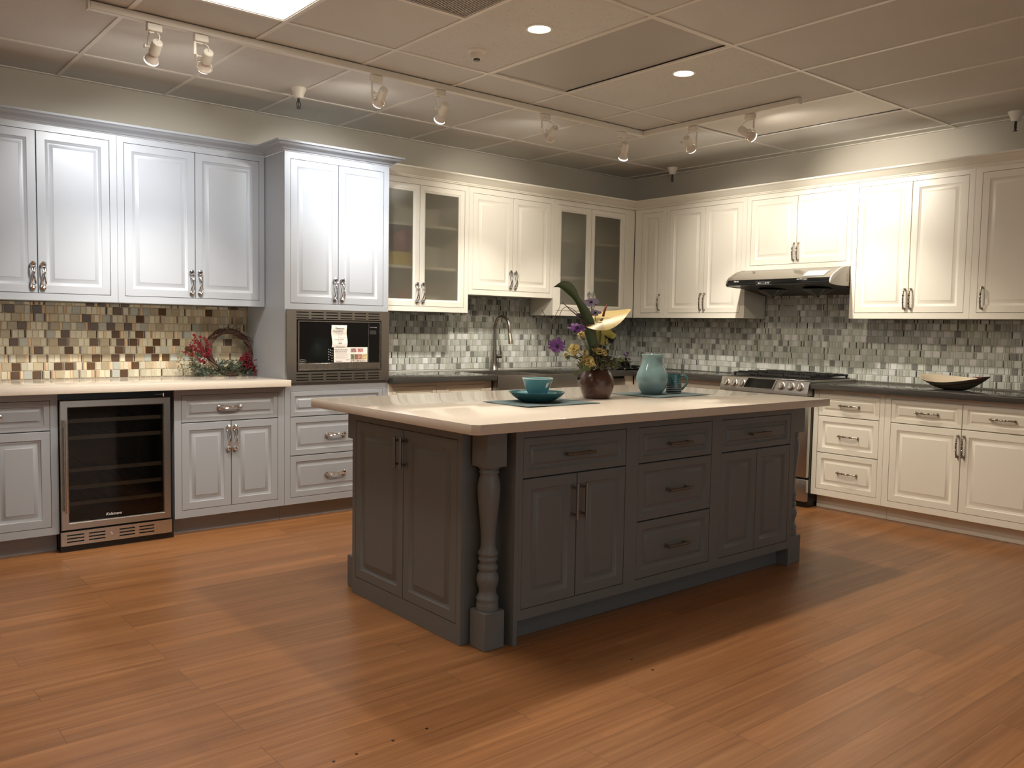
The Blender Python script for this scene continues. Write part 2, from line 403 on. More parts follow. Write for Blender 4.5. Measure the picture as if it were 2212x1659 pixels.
def lens_mat():
    nd = N('prismatic_lens'); b = nd.bsdf((0.5, 0.47, 0.43), 0.35, spec=0.5)
    tc = nd.n('TexCoord'); wv = nd.n('TexWave'); wv.inputs['Scale'].default_value = 30; wv.bands_direction = 'X'; nd.l(tc.outputs['Object'], wv.inputs[0])
    nd.l(mix(nd, (0.43, 0.40, 0.365), (0.52, 0.485, 0.44), wv.outputs[0]), b.inputs['Base Color'])
    bp = nd.n('Bump'); bp.inputs['Strength'].default_value = 0.4; bp.inputs['Distance'].default_value = 0.003; nd.l(wv.outputs[0], bp.inputs['Height']); nd.l(bp.outputs[0], b.inputs['Normal'])
    return nd.m
M['lens'] = lens_mat()
x0, x1, y0, y1 = cell(2, -1)
t = thing('ceiling_light_panel', 'unlit grey ribbed light panel in the ceiling between the two round downlights', 'ceiling light', ((x0+x1)/2, (y0+y1)/2, ZC))
g = G(); g.box(-w+0.012, w-0.012, -d+0.012, d-0.012, 0.004, 0.01); g.obj('diffuser', M['lens'], t)
g = G()
for a in (-1, 1):
    g.box(a*w-0.011*a, a*w, -d, d, -0.004, 0.03); g.box(-w+0.012, w-0.012, a*d-0.011*a, a*d, -0.004, 0.03)
g.obj('frame', M['grid'], t)
g = G()
for k, (a, b) in enumerate(((-1, 0.9), (1, 0.97))): g.box(a*(w-0.0118)-0.002*a, a*(w-0.0118), -d*b, d*b, -0.003, 0.0038)
g.obj('gap', M['black'], t)
x0, x1, y0, y1 = cell(5, -1)
t = thing('ceiling_light_panel', 'unlit plain white light panel in the ceiling beyond the end of the track rail', 'ceiling light', ((x0+x1)/2, (y0+y1)/2, ZC))
M['plainlens'] = plain('plain_white_lens', (0.66, 0.60, 0.52), 0.4, var=0.02)
g = G(); g.box(-w+0.008, w-0.008, -d+0.008, d-0.008, 0.003, 0.009); g.obj('diffuser', M['plainlens'], t)
g = G(); g.box(w-0.0075, w-0.002, -d, d*0.95, -0.001, 0.01); g.obj('gap', M['black'], t)
x0, x1, y0, y1 = cell(0, -1); y1 = (y0+y1)/2
t = thing('air_vent', 'dark ribbed square air vent in the ceiling beside the lit panel', 'vent', ((x0+x1)/2, (y0+y1)/2, ZC))
g = G(); g.box(-w, w, -w, w, 0.012, 0.016); g.obj('backing', M['black'], t)
g = G()
n = 46
for k in range(n):
    xx = -w+0.012+(2*w-0.024)*k/(n-1); g.box(xx-0.0028, xx+0.0028, -w+0.008, w-0.008, 0.0, 0.010)
g.obj('grille', M['plasticgrey'], t)
g = G()
for a in (-1, 1):
    g.box(a*w-0.008*a, a*w, -w, w, -0.003, 0.011); g.box(-w+0.0085, w-0.0085, a*w-0.0075*a, a*w, -0.003, 0.011)
g.obj('frame', M['plasticgrey'], t)

for nm, x, y in (('lit round recessed downlight nearer the dark ribbed vent', -3.452, -2.522), ('lit round recessed downlight nearer the white cabinet corner', -2.387, -2.534)):
    t = thing('recessed_downlight', nm, 'downlight', (x, y, ZC), group='round recessed downlights')
    g = G(); g.lathe([(0.068, -0.0005), (0.066, -0.005), (0.056, -0.007), (0.053, -0.004), (0.053, -0.001)], seg=40, cap=False); g.obj('trim_ring', M['whiteplastic'], t)
    g = G(); g.lathe([(0.0, -0.0065), (0.03, -0.006), (0.0525, -0.0035)], seg=40, cap=False); g.obj('lens', M['downface'], t)

def sprinkler(x, y, label, s=1.0, cup=True):
    t = thing('fire_sprinkler', label, 'sprinkler', (x, y, ZC))
    g = G(); g.lathe([(0.048, -0.001), (0.046, -0.006), (0.030, -0.045), (0.026, -0.062), (0.0, -0.062)], seg=28); g.obj('escutcheon', M['whiteplastic'], t)
    g = G(); g.tube([(0, 0, -0.063), (0, 0, -0.085)], 0.008, 10)
    for a in (-1, 1): g.tube([(0.006*a, 0, -0.082), (0.013*a, 0, -0.094), (0.012*a, 0, -0.108), (0.002*a, 0, -0.12)], 0.0035, 6)
    g.tube([(0, 0, -0.085), (0, 0, -0.118)], 0.003, 6)
    g.lathe([(0.0, -0.119), (0.014, -0.120), (0.014, -0.123), (0.0, -0.123)], seg=16); g.obj('sprinkler_head', M['darkplastic'], t)
    return t
sprinkler(-3.839, -0.749, 'white cupped fire sprinkler above the tall grey oven cabinet')
sprinkler(-0.238, -0.671, 'white cupped fire sprinkler above the corner of the white cabinets')
t = sprinkler(-0.19, -3.44, 'fire sprinkler with a black collar above the white cabinets past the range hood')
for ch in t.children:
    if ch.name.startswith('escutcheon'):
        g = G(); g.lathe([(0.034, -0.001), (0.034, -0.016), (0.027, -0.02), (0.027, -0.001)], seg=24, cap=False); part_label(g.obj('collar', M['black'], t), 'black collar')
t = thing('smoke_detector', 'small white detector on the speckled ceiling tile by the nearer downlight', 'detector', (-3.467, -2.049, ZC))
g = G(); g.lathe([(0.052, -0.001), (0.050, -0.004), (0.032, -0.012), (0.030, -0.036), (0.026, -0.042), (0.0, -0.042)], seg=28); g.obj('housing', M['whiteplastic'], t)
g = G(); g.lathe([(0.018, -0.0425), (0.016, -0.05), (0.0, -0.05)], seg=20); g.obj('sensor', M['darkplastic'], t)

# ---- track rail and its eight heads
ZT = ZC-0.006
t = thing('track_rail', 'long L-shaped white track rail fixed to the ceiling', 'track rail', (-3.35, -1.43, ZT))
o = Vector((-3.35, -1.43, ZT))
g = G(); g.box(-5.18-o.x, -1.50-o.x, -0.019, 0.019, -0.034, 0.0, 0.002); g.box(-5.19-o.x, -5.181-o.x, -0.021, 0.021, -0.036, 0.0); g.obj('rail', M['whiteplastic'], t)
g = G(); g.box(-1.504-o.x, -1.466-o.x, -2.69-o.y, -0.022, -0.034, 0.0, 0.002); g.box(-1.506-o.x, -1.464-o.x, -2.70-o.y, -2.691-o.y, -0.036, 0.0); g.obj('rail', M['whiteplastic'], t)
g = G(); g.box(-1.499-o.x, -1.462-o.x, -0.021, 0.023, -0.037, 0.0, 0.001); g.obj('corner_connector', M['whiteplastic'], t)

SPOTS = []
def track_head(pos, P0, d, label, kind, axis):
    """adapter on the rail, yoke, socket and reflector bulb aimed along d"""
    d = Vector(d).normalized(); P0 = Vector(P0); pos = Vector(pos)
    t = thing('track_spotlight', label, 'track light', pos, 0, 'track spotlights')
    ax = Vector((1, 0, 0)) if axis == 'x' else Vector((0, 1, 0))
    g = G()
    if axis == 'x': g.box(-0.034, 0.034, -0.016, 0.016, -0.035, -0.001, 0.003)
    else: g.box(-0.016, 0.016, -0.034, 0.034, -0.035, -0.001, 0.003)
    g.obj('adapter', M['whiteplastic'], t)
    p = P0-pos
    # frame along d
    s = d.cross(Vector((0, 0, 1))).normalized(); u = s.cross(d)
    Mx = Matrix((s, u, d)).transposed()
    def L(prof, nm, m, seg=24, cap=True):
        g = G(); g.lathe(prof, p, seg, Mx, cap); return g.obj(nm, m, t)
    L([(0.0, 0.0), (0.020, 0.0), (0.024, 0.004), (0.0255, 0.03), (0.0255, 0.068), (0.022, 0.072), (0.0, 0.072)], 'socket', M['whiteplastic'])
    bl = L([(0.020, 0.073), (0.021, 0.082), (0.030, 0.105), (0.0335, 0.116)], 'bulb', M['bulbcone'], cap=False)
    g = G(); g.lathe([(0.0337, 0.1165), (0.0335, 0.122), (0.026, 0.129), (0.012, 0.133), (0.0, 0.134)], p, 24, Mx, False)
    o_ = g.obj('bulb_face', M['bulbface'], bl)
    end = p+d*0.12
    drop = Vector((0, 0, -0.035))
    g = G()
    if kind == 'loop':      # long strap down to a ring round the bulb
        side = -ax if axis == 'x' else ax*-1
        a0 = drop+side*0.028
        a1 = Vector((a0.x, a0.y, end.z+0.03))
        ring = [end-d*0.012+(s*math.cos(q)+u*math.sin(q))*0.0385 for q in [2*PI*k/20 for k in range(20)]]
        k0 = min(range(20), key=lambda k: (ring[k]-a1).length)
        g.tube([drop+ax*0.01, a0, a0+Vector((0, 0, -0.01)), a1, ring[k0]], 0.004, 6, flat=(1.6, 0.5))
        g.tube(ring, 0.0045, 6, closed=True, flat=(1.5, 0.6))
    else:                   # short strap with a thumb knob at the socket
        side = -s if s.x > 0 else s
        kpt = p+d*0.04+side*0.034
        g.tube([drop, drop+side*0.02+Vector((0, 0, -0.004)), kpt+Vector((0, 0, 0.03)), kpt], 0.004, 6, flat=(1.6, 0.5))
    g.obj('yoke', M['whiteplastic'], t)
    kp = p+d*0.04
    kd = (-s if s.x > 0 else s)
    g = G(); g.tube([kp+kd*0.026, kp+kd*0.046], 0.004, 8); g.tube([kp+kd*0.046, kp+kd*0.052], [0.010, 0.010], 12); g.obj('knob', M['whiteplastic'], t)
    g = G(); q0 = drop+ax*0.012; q1 = p
    mid = (q0+q1)/2+ax*0.022+Vector((0, 0, 0.008))
    g.tube([q0*(1-k)**2+mid*2*k*(1-k)+q1*k*k for k in [i/8 for i in range(9)]], 0.0028, 6); g.obj('cord', M['whiteplastic'], t)
    SPOTS.append((pos+end+d*0.022, d))
ZA = ZT-0.035
track_head((-4.90, -1.43, ZA), (-4.883, -1.43, 2.585), (0.0, 0.845, -0.535), 'first white track spotlight from the rail end above the beige tiled counter', 'knob', 'x')
track_head((-4.68, -1.43, ZA), (-4.642, -1.43, 2.590), (0.125, 0.889, -0.441), 'second white track spotlight from the rail end, close beside the first', 'loop', 'x')
track_head((-3.70, -1.43, ZA), (-3.648, -1.43, 2.595), (0.185, 0.87, -0.457), 'white track spotlight aimed at the tall grey oven cabinet, first after the rail joint', 'loop', 'x')
track_head((-3.267, -1.43, ZA), (-3.224, -1.43, 2.590), (0.13, 0.737, -0.664), 'fourth white track spotlight along the long rail, with a short strap', 'knob', 'x')
track_head((-2.43, -1.43, ZA), (-2.339, -1.43, 2.59), (0.282, 0.868, -0.409), 'white track spotlight aimed at the white cabinets over the sink', 'loop', 'x')
track_head((-1.70, -1.43, ZA), (-1.661, -1.43, 2.592), (0.35, 0.50, -0.79), 'white track spotlight next to the corner of the rail, pointing down', 'knob', 'x')
track_head((-1.485, -1.89, ZA), (-1.485, -1.828, 2.592), (0.83, 0.238, -0.504), 'white track spotlight on the short rail, first past the corner', 'loop', 'y')
track_head((-1.485, -2.345, ZA), (-1.485, -2.27, 2.58), (0.935, -0.16, -0.315), 'white track spotlight near the free end of the short rail', 'loop', 'y')

# ------------------------------------------------------------------ cabinet parts
def ring_panel(w, h, rings, th=0.02, field=True):
    """panel with front at y=0 facing -y; rings = [(inset, y)]"""
    g = G(); prev = None
    rows = []
    def rect(i, y): return [(i, y, i), (w-i, y, i), (w-i, y, h-i), (i, y, h-i)]
    rows.append(rect(0, th)); rows.append(rect(0, 0.0015))
    rows.append(rect(0.0015, 0.0))
    for i, y in rings: rows.append(rect(i, y))
    V = g.quads(rows, closed_u=True, smooth=False)
    g.bm.faces.new(list(reversed(V[0])))
    if field: g.bm.faces.new(V[-1])
    return g
def door_rings(w, h):
    return [(0.043, 0.0), (0.046, 0.0035), (0.050, 0.0045), (0.056, 0.0095), (0.060, 0.0100), (0.066, 0.0085), (0.081, 0.0025), (0.083, 0.0008)]
def drawer_rings(w, h):
    k = min(1.0, h/0.2)
    return [(0.036*k+0.0, 0.0), (0.039*k, 0.0035), (0.043*k, 0.0045), (0.048*k, 0.0095), (0.051*k, 0.010), (0.056*k, 0.0085), (0.068*k, 0.0025), (0.070*k, 0.0008)]

HM = {}
def rot_pts(pts, horiz):
    # handles are drawn upright (z along), front towards -y
    return [(p[2], p[1], p[0]) if horiz else p for p in pts]
def handle_mesh(kind, L, horiz):
    key = (kind, L, horiz)
    if key in HM: return HM[key]
    g = G(); h = L/2
    if kind == 'bow':         # two crossing chrome strands between faceted ends
        for sgn in (-1, 1):
            pts = []
            for k in range(15):
                s = -1+2*k/14
                x = sgn*0.0125*(abs(s)**0.9)*(1 if s > 0 else -1) if False else sgn*0.0115*math.sin(PI*0.5*s)*1.0
                y = -0.012-0.020*(1-s*s)**0.8
                pts.append((x, y, s*(h-0.012)))
            g.tube(rot_pts(pts, horiz), 0.0036, 8)
            pts = [(sgn*0.0125*abs(-1+2*k/14)**1.5+sgn*0.0012, -0.012-0.020*max(0, 1-(-1+2*k/14)**2)**0.8, (-1+2*k/14)*(h-0.012)) for k in range(15)]
            g.tube(rot_pts(pts, horiz), 0.0032, 8)
        for sgn in (-1, 1):
            pts = [(0, -0.0005, sgn*(h-0.010)), (0, -0.006, sgn*(h-0.010)), (0, -0.014, sgn*(h-0.0105)), (0, -0.019, sgn*(h-0.012))]
            g.tube(rot_pts(pts, horiz), [0.011, 0.0135, 0.0155, 0.008], 10)
    elif kind == 'rope':      # arched pewter bar with three rings
        pts = []; rr = []
        for k in range(25):
            s = -1+2*k/24
            pts.append((0, -0.018-0.011*(1-s*s), s*(h-0.004)))
            rr.append(0.0052+0.0010*math.cos(k*2.4)+(0.0022 if k in (8, 12, 16) else 0))
        g.tube(rot_pts(pts, horiz), rr, 10)
        for sgn in (-1, 1):
            g.tube(rot_pts([(0, -0.0005, sgn*(h-0.006)), (0, -0.006, sgn*(h-0.006)), (0, -0.020, sgn*(h-0.005))], horiz), [0.0085, 0.0062, 0.006], 10)
    else:                     # straight bar pull
        pts = rot_pts([(0, -0.032, -h), (0, -0.032, h)], horiz); g.tube(pts, 0.0062, 12)
        for sgn in (-1, 1):
            g.tube(rot_pts([(0, -0.0005, sgn*(h-0.018)), (0, -0.030, sgn*(h-0.018))], horiz), 0.0055, 10)
            g.tube(rot_pts([(0, -0.0005, sgn*(h-0.018)), (0, -0.003, sgn*(h-0.018))], horiz), 0.0095, 10)
    HM[key] = g.mesh('handle', M[{'bow': 'chrome', 'rope': 'pewter', 'bar': 'bronze'}[kind]])
    return HM[key]

def frame_mesh(u0, u1, z0, z1, holes, y=0.0, th=0.02):
    us = sorted({u0, u1} | {h[0] for h in holes} | {h[1] for h in holes})
    zs = sorted({z0, z1} | {h[2] for h in holes} | {h[3] for h in holes})
    inside = lambda u, z: any(h[0] < u < h[1] and h[2] < z < h[3] for h in holes)
    nu, nz = len(us)-1, len(zs)-1
    sol = [[not inside((us[i]+us[i+1])/2, (zs[j]+zs[j+1])/2) for j in range(nz)] for i in range(nu)]
    S = lambda i, j: 0 <= i < nu and 0 <= j < nz and sol[i][j]
    g = G()
    for i in range(nu):
        for j in range(nz):
            if not sol[i][j]: continue
            a, b, c, d = us[i], us[i+1], zs[j], zs[j+1]
            g.face(((a, y, c), (b, y, c), (b, y, d), (a, y, d)))
            g.face(((a, y+th, d), (b, y+th, d), (b, y+th, c), (a, y+th, c)))
            if not S(i-1, j): g.face(((a, y, d), (a, y+th, d), (a, y+th, c), (a, y, c)))
            if not S(i+1, j): g.face(((b, y, c), (b, y+th, c), (b, y+th, d), (b, y, d)))
            if not S(i, j-1): g.face(((a, y, c), (a, y+th, c), (b, y+th, c), (b, y, c)))
            if not S(i, j+1): g.face(((b, y, d), (b, y+th, d), (a, y+th, d), (a, y, d)))
    bmesh.ops.remove_doubles(g.bm, verts=g.bm.verts[:], dist=1e-6)
    return g

GAP = 0.0022
def add_front(parent, it, face_y, m, uc, z0, hk):
    """it = (kind, u0, u1, z0, z1, handle) in wall coordinates; handle = (u, zlo, zhi) upright, or (u, z, 'h', L)"""
    kind, a, b, c, d = it[:5]; hd = it[5] if len(it) > 5 else None
    a += GAP; b -= GAP; c += GAP; d -= GAP
    wd, ht = b-a, d-c
    loc = (a-uc, face_y, c-z0)
    if kind == 'door': o = ring_panel(wd, ht, door_rings(wd, ht)).obj('door', m, parent, loc)
    elif kind == 'drawer': o = ring_panel(wd, ht, drawer_rings(wd, ht)).obj('drawer', m, parent, loc)
    elif kind == 'glass':
        rg = [(0.036, 0.0), (0.040, 0.004), (0.046, 0.005), (0.051, 0.010), (0.053, 0.020)]
        g = G()
        def rect(i, y): return [(i, y, i), (wd-i, y, i), (wd-i, y, ht-i), (i, y, ht-i)]
        rows = [rect(0, 0.02), rect(0, 0.0015), rect(0.0015, 0)]+[rect(i, y) for i, y in rg]
        g.quads(rows, closed_u=True, closed_v=True, smooth=False)
        o = g.obj('door', m, parent, loc)
        g = G(); g.box(0.0505, wd-0.0505, 0.0125, 0.0155, 0.0505, ht-0.0505)
        part_label(g.obj('glass_pane', M['frost'], o), 'textured glass pane')
    if hd:
        if len(hd) == 3:
            me = handle_mesh(hk, round(hd[2]-hd[1], 3), False); hl = (hd[0]-a, 0, (hd[1]+hd[2])/2-c)
        else:
            me = handle_mesh(hk, hd[3], True); hl = (hd[0]-a, 0.0, hd[1]-c)
            if len(hd) > 4: hl = (hl[0], hd[4], hl[2])
        part_label(link('handle', me, o, hl), {'bow': 'polished chrome looped pull', 'rope': 'ringed antique nickel pull', 'bar': 'straight dark metal bar pull'}[hk])
    return o

def cabinet(name, label, wallside, u0, u1, z0, z1, depth, holes, items, m, hk, group=None, base=False, hollow=False, shelves=(), hook=None, sidegap=0.0008):
    """wallside 'A': wall y=0 (u=x);  'B': wall x=0 (u=-y)"""
    u0 += sidegap; u1 -= sidegap
    uc = (u0+u1)/2
    loc, rz = ((uc, 0, z0), 0.0) if wallside == 'A' else ((0, -uc, z0), -PI/2)
    t = thing(name, label, 'cabinet', loc, rz, group)
    fy = -depth; w2 = (u1-u0)/2; H = z1-z0
    lo = 0.105-z0 if base else 0.0
    if not hollow:
        g = G(); g.box(-w2, w2, fy+0.0205, -0.012, lo, H); g.obj('carcass', m, t)
    else:
        g = G(); tk = 0.016
        g.box(-w2, -w2+tk, fy+0.0205, -0.012, 0, H); g.box(w2-tk, w2, fy+0.0205, -0.012, 0, H)
        g.box(-w2+tk, w2-tk, fy+0.0205, -0.012, 0, tk); g.box(-w2+tk, w2-tk, fy+0.0205, -0.012, H-tk, H); g.box(-w2+tk, w2-tk, -0.02, -0.012, tk, H-tk)
        g.obj('carcass', m, t)
        for zz in shelves:
            g = G(); g.box(-w2+tk+0.001, w2-tk-0.001, fy+0.045, -0.021, zz-z0-0.011, zz-z0+0.011); g.obj('shelf', m, t)
    hl = [(a-uc, b-uc, c-z0, d-z0) for a, b, c, d in holes]
    frame_mesh(-w2, w2, lo, H, hl, fy).obj('face_frame', m, t)
    if base:
        g = G(); g.box(-w2, w2, -0.522, -0.012, 0.001, lo-0.001)
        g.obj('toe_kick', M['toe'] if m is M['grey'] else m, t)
    for it in items: add_front(t, it, fy, m, uc, z0, hk)
    return t
def pairdoors(a, mid, b, c, d, hz, off=0.026, kind='door'):
    return [(kind, a, mid, c, d, (mid-off, *hz)), (kind, mid, b, c, d, (mid+off, *hz))]

UY, BY = 0.305, 0.595           # front depth of wall and base cabinets
ZU0, ZU1, ZD0, ZD1 = 1.376, 2.346, 1.415, 2.312
HZ = (1.440, 1.587)
gg = 'grey wall cabinets over the beige tiles'
cabinet('wall_cabinet', 'grey two-door wall cabinet at the far end of the beige tiles, away from the microwave', 'A', -5.61, -4.77, ZU0, ZU1, UY, [(-5.571, -4.809, ZD0, ZD1)],
        pairdoors(-5.571, -5.190, -4.809, ZD0, ZD1, HZ), M['grey'], 'bow', gg)
cabinet('wall_cabinet', 'grey two-door wall cabinet over the wreath, next to the tall oven cabinet', 'A', -4.77, -3.864, ZU0, ZU1, UY, [(-4.731, -3.900, ZD0, ZD1)],
        pairdoors(-4.731, -4.315, -3.900, ZD0, ZD1, HZ), M['grey'], 'bow', gg)
# base units on the grey side
gb = 'grey base cabinets under the pale counter'
ZB1 = 0.872
cabinet('base_cabinet', 'grey base cabinet with one drawer on the far side of the wine cooler', 'A', -5.842, -5.163, 0.0, ZB1, BY, [(-5.804, -5.200, 0.146, 0.836)],
        [('drawer', -5.804, -5.200, 0.672, 0.836, (-5.502, 0.757, 'h', 0.145, 0.004))]+pairdoors(-5.804, -5.502, -5.200, 0.146, 0.671, (0.494, 0.643), 0.021), M['grey'], 'bow', gb, base=True)
cabinet('base_cabinet', 'grey base cabinet with a drawer over two doors between wine cooler and oven cabinet', 'A', -4.549, -3.860, 0.0, ZB1, BY, [(-4.507, -3.903, 0.150, 0.837)],
        [('drawer', -4.507, -3.903, 0.673, 0.837, (-4.217, 0.757, 'h', 0.145, 0.004))]+pairdoors(-4.507, -4.206, -3.903, 0.150, 0.672, (0.494, 0.643), 0.021), M['grey'], 'bow', gb, base=True)
# tall oven cabinet: built here because the oven leaves a hole in it
t = thing('tall_oven_cabinet', 'tall grey cabinet holding the built-in microwave', 'cabinet', (-3.48, 0, 0))
g = G()
tx0, tx1 = -3.859+3.48, -3.0995+3.48
g.box(tx0, tx1, -BY+0.0205, -0.012, 0.105, 0.896)
g.box(tx0, tx1, -BY+0.0205, -0.012, 1.362, 2.346)
g.box(tx0, tx0+0.018, -BY+0.0205, -0.012, 0.896, 1.362); g.box(tx1-0.018, tx1, -BY+0.0205, -0.012, 0.896, 1.362); g.box(tx0+0.018, tx1-0.018, -0.04, -0.012, 0.896, 1.362)
g.obj('carcass', M['grey'], t)
frame_mesh(tx0, tx1, 0.105, 2.346, [(-3.821+3.48, -3.139+3.48, 0.148, 0.837), (-3.835+3.48, -3.125+3.48, 0.905, 1.352), (-3.820+3.48, -3.140+3.48, 1.399, 2.305)], -BY).obj('face_frame', M['grey'], t)
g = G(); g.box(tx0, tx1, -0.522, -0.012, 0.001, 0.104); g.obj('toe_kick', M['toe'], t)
for it in [('drawer', -3.821, -3.139, 0.671, 0.837, (-3.50, 0.757, 'h', 0.145, 0.004)), ('drawer', -3.821, -3.139, 0.419, 0.670, (-3.50, 0.545, 'h', 0.145)), ('drawer', -3.821, -3.139, 0.148, 0.418, (-3.50, 0.286, 'h', 0.145))]+pairdoors(-3.820, -3.482, -3.140, 1.399, 2.305, (1.425, 1.570)):
    add_front(t, it, -BY, M['grey'], -3.48, 0, 'bow')

# cream cabinets
gw = 'cream wall cabinets'
UW = 0.305
cabinet('wall_cabinet', 'cream glass-door wall cabinet beside the tall grey cabinet, red and yellow items inside', 'A', -3.098, -2.200, ZU0, 2.350, UW, [(-3.060, -2.239, 1.413, 2.311)],
        pairdoors(-3.060, -2.653, -2.239, 1.413, 2.311, HZ, 0.026, 'glass'), M['cream'], 'bow', gw, hollow=True, shelves=(2.02, 1.705))
cabinet('wall_cabinet', 'short cream two-door wall cabinet over the kitchen sink', 'A', -2.200, -1.306, 1.520, 2.350, UW, [(-2.160, -1.343, 1.560, 2.308)],
        pairdoors(-2.160, -1.752, -1.343, 1.560, 2.308, (1.581, 1.724)), M['cream'], 'bow', gw)
cabinet('wall_cabinet', 'cream glass-door wall cabinet in the corner, with a dark jar inside', 'A', -1.306, -0.308, ZU0, 2.350, UW, [(-1.265, -0.433, 1.418, 2.311)],
        pairdoors(-1.265, -0.863, -0.433, 1.418, 2.311, HZ, 0.026, 'glass'), M['cream'], 'bow', gw, hollow=True, shelves=(2.02, 1.705))
cabinet('wall_cabinet', 'narrow cream one-door wall cabinet next to the corner', 'B', 0.310, 0.677, ZU0, 2.352, UW, [(0.394, 0.635, 1.419, 2.316)],
        [('door', 0.394, 0.635, 1.419, 2.316, (0.617, *HZ))], M['cream'], 'rope', gw)
cabinet('wall_cabinet', 'cream two-door wall cabinet between the narrow one and the range hood', 'B', 0.677, 1.515, ZU0, 2.352, UW, [(0.719, 1.473, 1.418, 2.317)],
        pairdoors(0.719, 1.097, 1.473, 1.418, 2.317, HZ, 0.020), M['cream'], 'rope', gw)
cabinet('wall_cabinet', 'short cream two-door wall cabinet directly above the range hood', 'B', 1.515, 2.422, 1.757, 2.352, UW, [(1.555, 2.382, 1.795, 2.316)],
        pairdoors(1.555, 1.970, 2.382, 1.795, 2.316, (1.817, 1.958), 0.019), M['cream'], 'rope', gw)
cabinet('wall_cabinet', 'cream two-door wall cabinet just past the range hood', 'B', 2.422, 3.262, ZU0, 2.352, UW, [(2.462, 3.225, 1.416, 2.319)],
        pairdoors(2.462, 2.852, 3.225, 1.416, 2.319, HZ, 0.021), M['cream'], 'rope', gw)
cabinet('wall_cabinet', 'cream one-door wall cabinet at the end of the run past the hood', 'B', 3.262, 3.84, ZU0, 2.352, UW, [(3.305, 3.80, 1.416, 2.322)],
        [('door', 3.305, 3.80, 1.416, 2.322, (3.337, *HZ))], M['cream'], 'rope', gw)

gwb = 'cream base cabinets'
cabinet('base_cabinet', 'cream base cabinet under the dark counter beside the oven cabinet', 'A', -3.098, -2.651, 0, 0.866, BY, [(-3.061, -2.688, 0.15, 0.842)],
        [('drawer', -3.061, -2.688, 0.676, 0.842), ('door', -3.061, -2.688, 0.15, 0.675)], M['cream'], 'bow', gwb, base=True)
cabinet('base_cabinet', 'cream base cabinet under the dark counter beside the sink', 'A', -2.651, -2.182, 0, 0.866, BY, [(-2.609, -2.242, 0.15, 0.842)],
        [('drawer', -2.609, -2.242, 0.676, 0.842), ('door', -2.609, -2.242, 0.15, 0.675)], M['cream'], 'bow', gwb, base=True)
cabinet('base_cabinet', 'cream sink cabinet below the steel apron sink', 'A', -2.182, -1.342, 0, 0.655, BY, [(-2.14, -1.385, 0.15, 0.62)],
        pairdoors(-2.14, -1.762, -1.385, 0.15, 0.62, (0.45, 0.595), 0.021), M['cream'], 'bow', gwb, base=True)
t = thing('corner_filler', 'plain cream corner filler beside the dishwasher under the dark counter', 'cabinet', (-0.67, -0.3, 0), 0, gwb)
g = G(); g.box(-0.058, 0.062, -0.305, 0.25, 0.105, 0.866); g.obj('panel', M['cream'], t)
g = G(); g.box(-0.058, 0.10, -0.222, 0.25, 0.001, 0.104); g.obj('toe_kick', M['cream'], t)
BX = 0.61
cabinet('base_cabinet', 'cream base cabinet between the corner and the gas range', 'B', 0.62, 1.588, 0, 0.866, BX, [(0.74, 1.55, 0.15, 0.838)],
        [('drawer', 0.74, 1.55, 0.68, 0.838, (1.145, 0.758, 'h', 0.15))]+pairdoors(0.74, 1.145, 1.55, 0.15, 0.679, (0.497, 0.633), 0.016), M['cream'], 'rope', gwb, base=True)
cabinet('base_cabinet', 'cream base cabinet of three drawers beside the gas range', 'B', 2.354, 2.880, 0, 0.866, BX, [(2.390, 2.844, 0.150, 0.840)],
        [('drawer', 2.390, 2.844, 0.679, 0.840, (2.628, 0.760, 'h', 0.150)), ('drawer', 2.390, 2.844, 0.415, 0.678, (2.628, 0.545, 'h', 0.150)), ('drawer', 2.390, 2.844, 0.150, 0.414, (2.628, 0.285, 'h', 0.150))], M['cream'], 'rope', gwb, base=True)
cabinet('base_cabinet', 'wide cream base cabinet with two drawers over two doors, below the long dish', 'B', 2.880, 3.880, 0, 0.866, BX, [(2.922, 3.840, 0.146, 0.836)],
        [('drawer', 2.922, 3.380, 0.677, 0.836, (3.160, 0.757, 'h', 0.150)), ('drawer', 3.380, 3.840, 0.677, 0.836, (3.618, 0.757, 'h', 0.150))]+pairdoors(2.922, 3.380, 3.840, 0.146, 0.676, (0.497, 0.640), 0.018), M['cream'], 'rope', gwb, base=True)

# crown mouldings
pg = [(0.001, 2.347), (0.006, 2.347), (0.008, 2.352), (0.012, 2.354), (0.018, 2.360), (0.030, 2.368), (0.046, 2.375), (0.062, 2.384), (0.070, 2.392), (0.076, 2.393), (0.078, 2.404), (0.001, 2.404)]
g = G(); g.sweep([(-5.61, -UY), (-3.8605, -UY), (-3.8605, -BY), (-3.098, -BY), (-3.098, -0.02)], pg)
tag(g.obj('crown_moulding', M['grey']), 'grey crown moulding running along the grey cabinets and around the tall one', 'moulding')
pw = [(0.001, 2.3535), (0.010, 2.3535), (0.012, 2.358), (0.009, 2.362), (0.014, 2.364), (0.016, 2.369), (0.013, 2.372), (0.020, 2.376), (0.034, 2.386), (0.052, 2.397), (0.066, 2.408), (0.074, 2.412), (0.078, 2.413), (0.080, 2.424), (0.001, 2.424)]
g = G(); g.sweep([(-3.016, -UW), (-UW, -UW), (-UW, -3.84)], pw)
tag(g.obj('crown_moulding', M['cream']), 'cream crown moulding turning the corner above the cream cabinets', 'moulding')

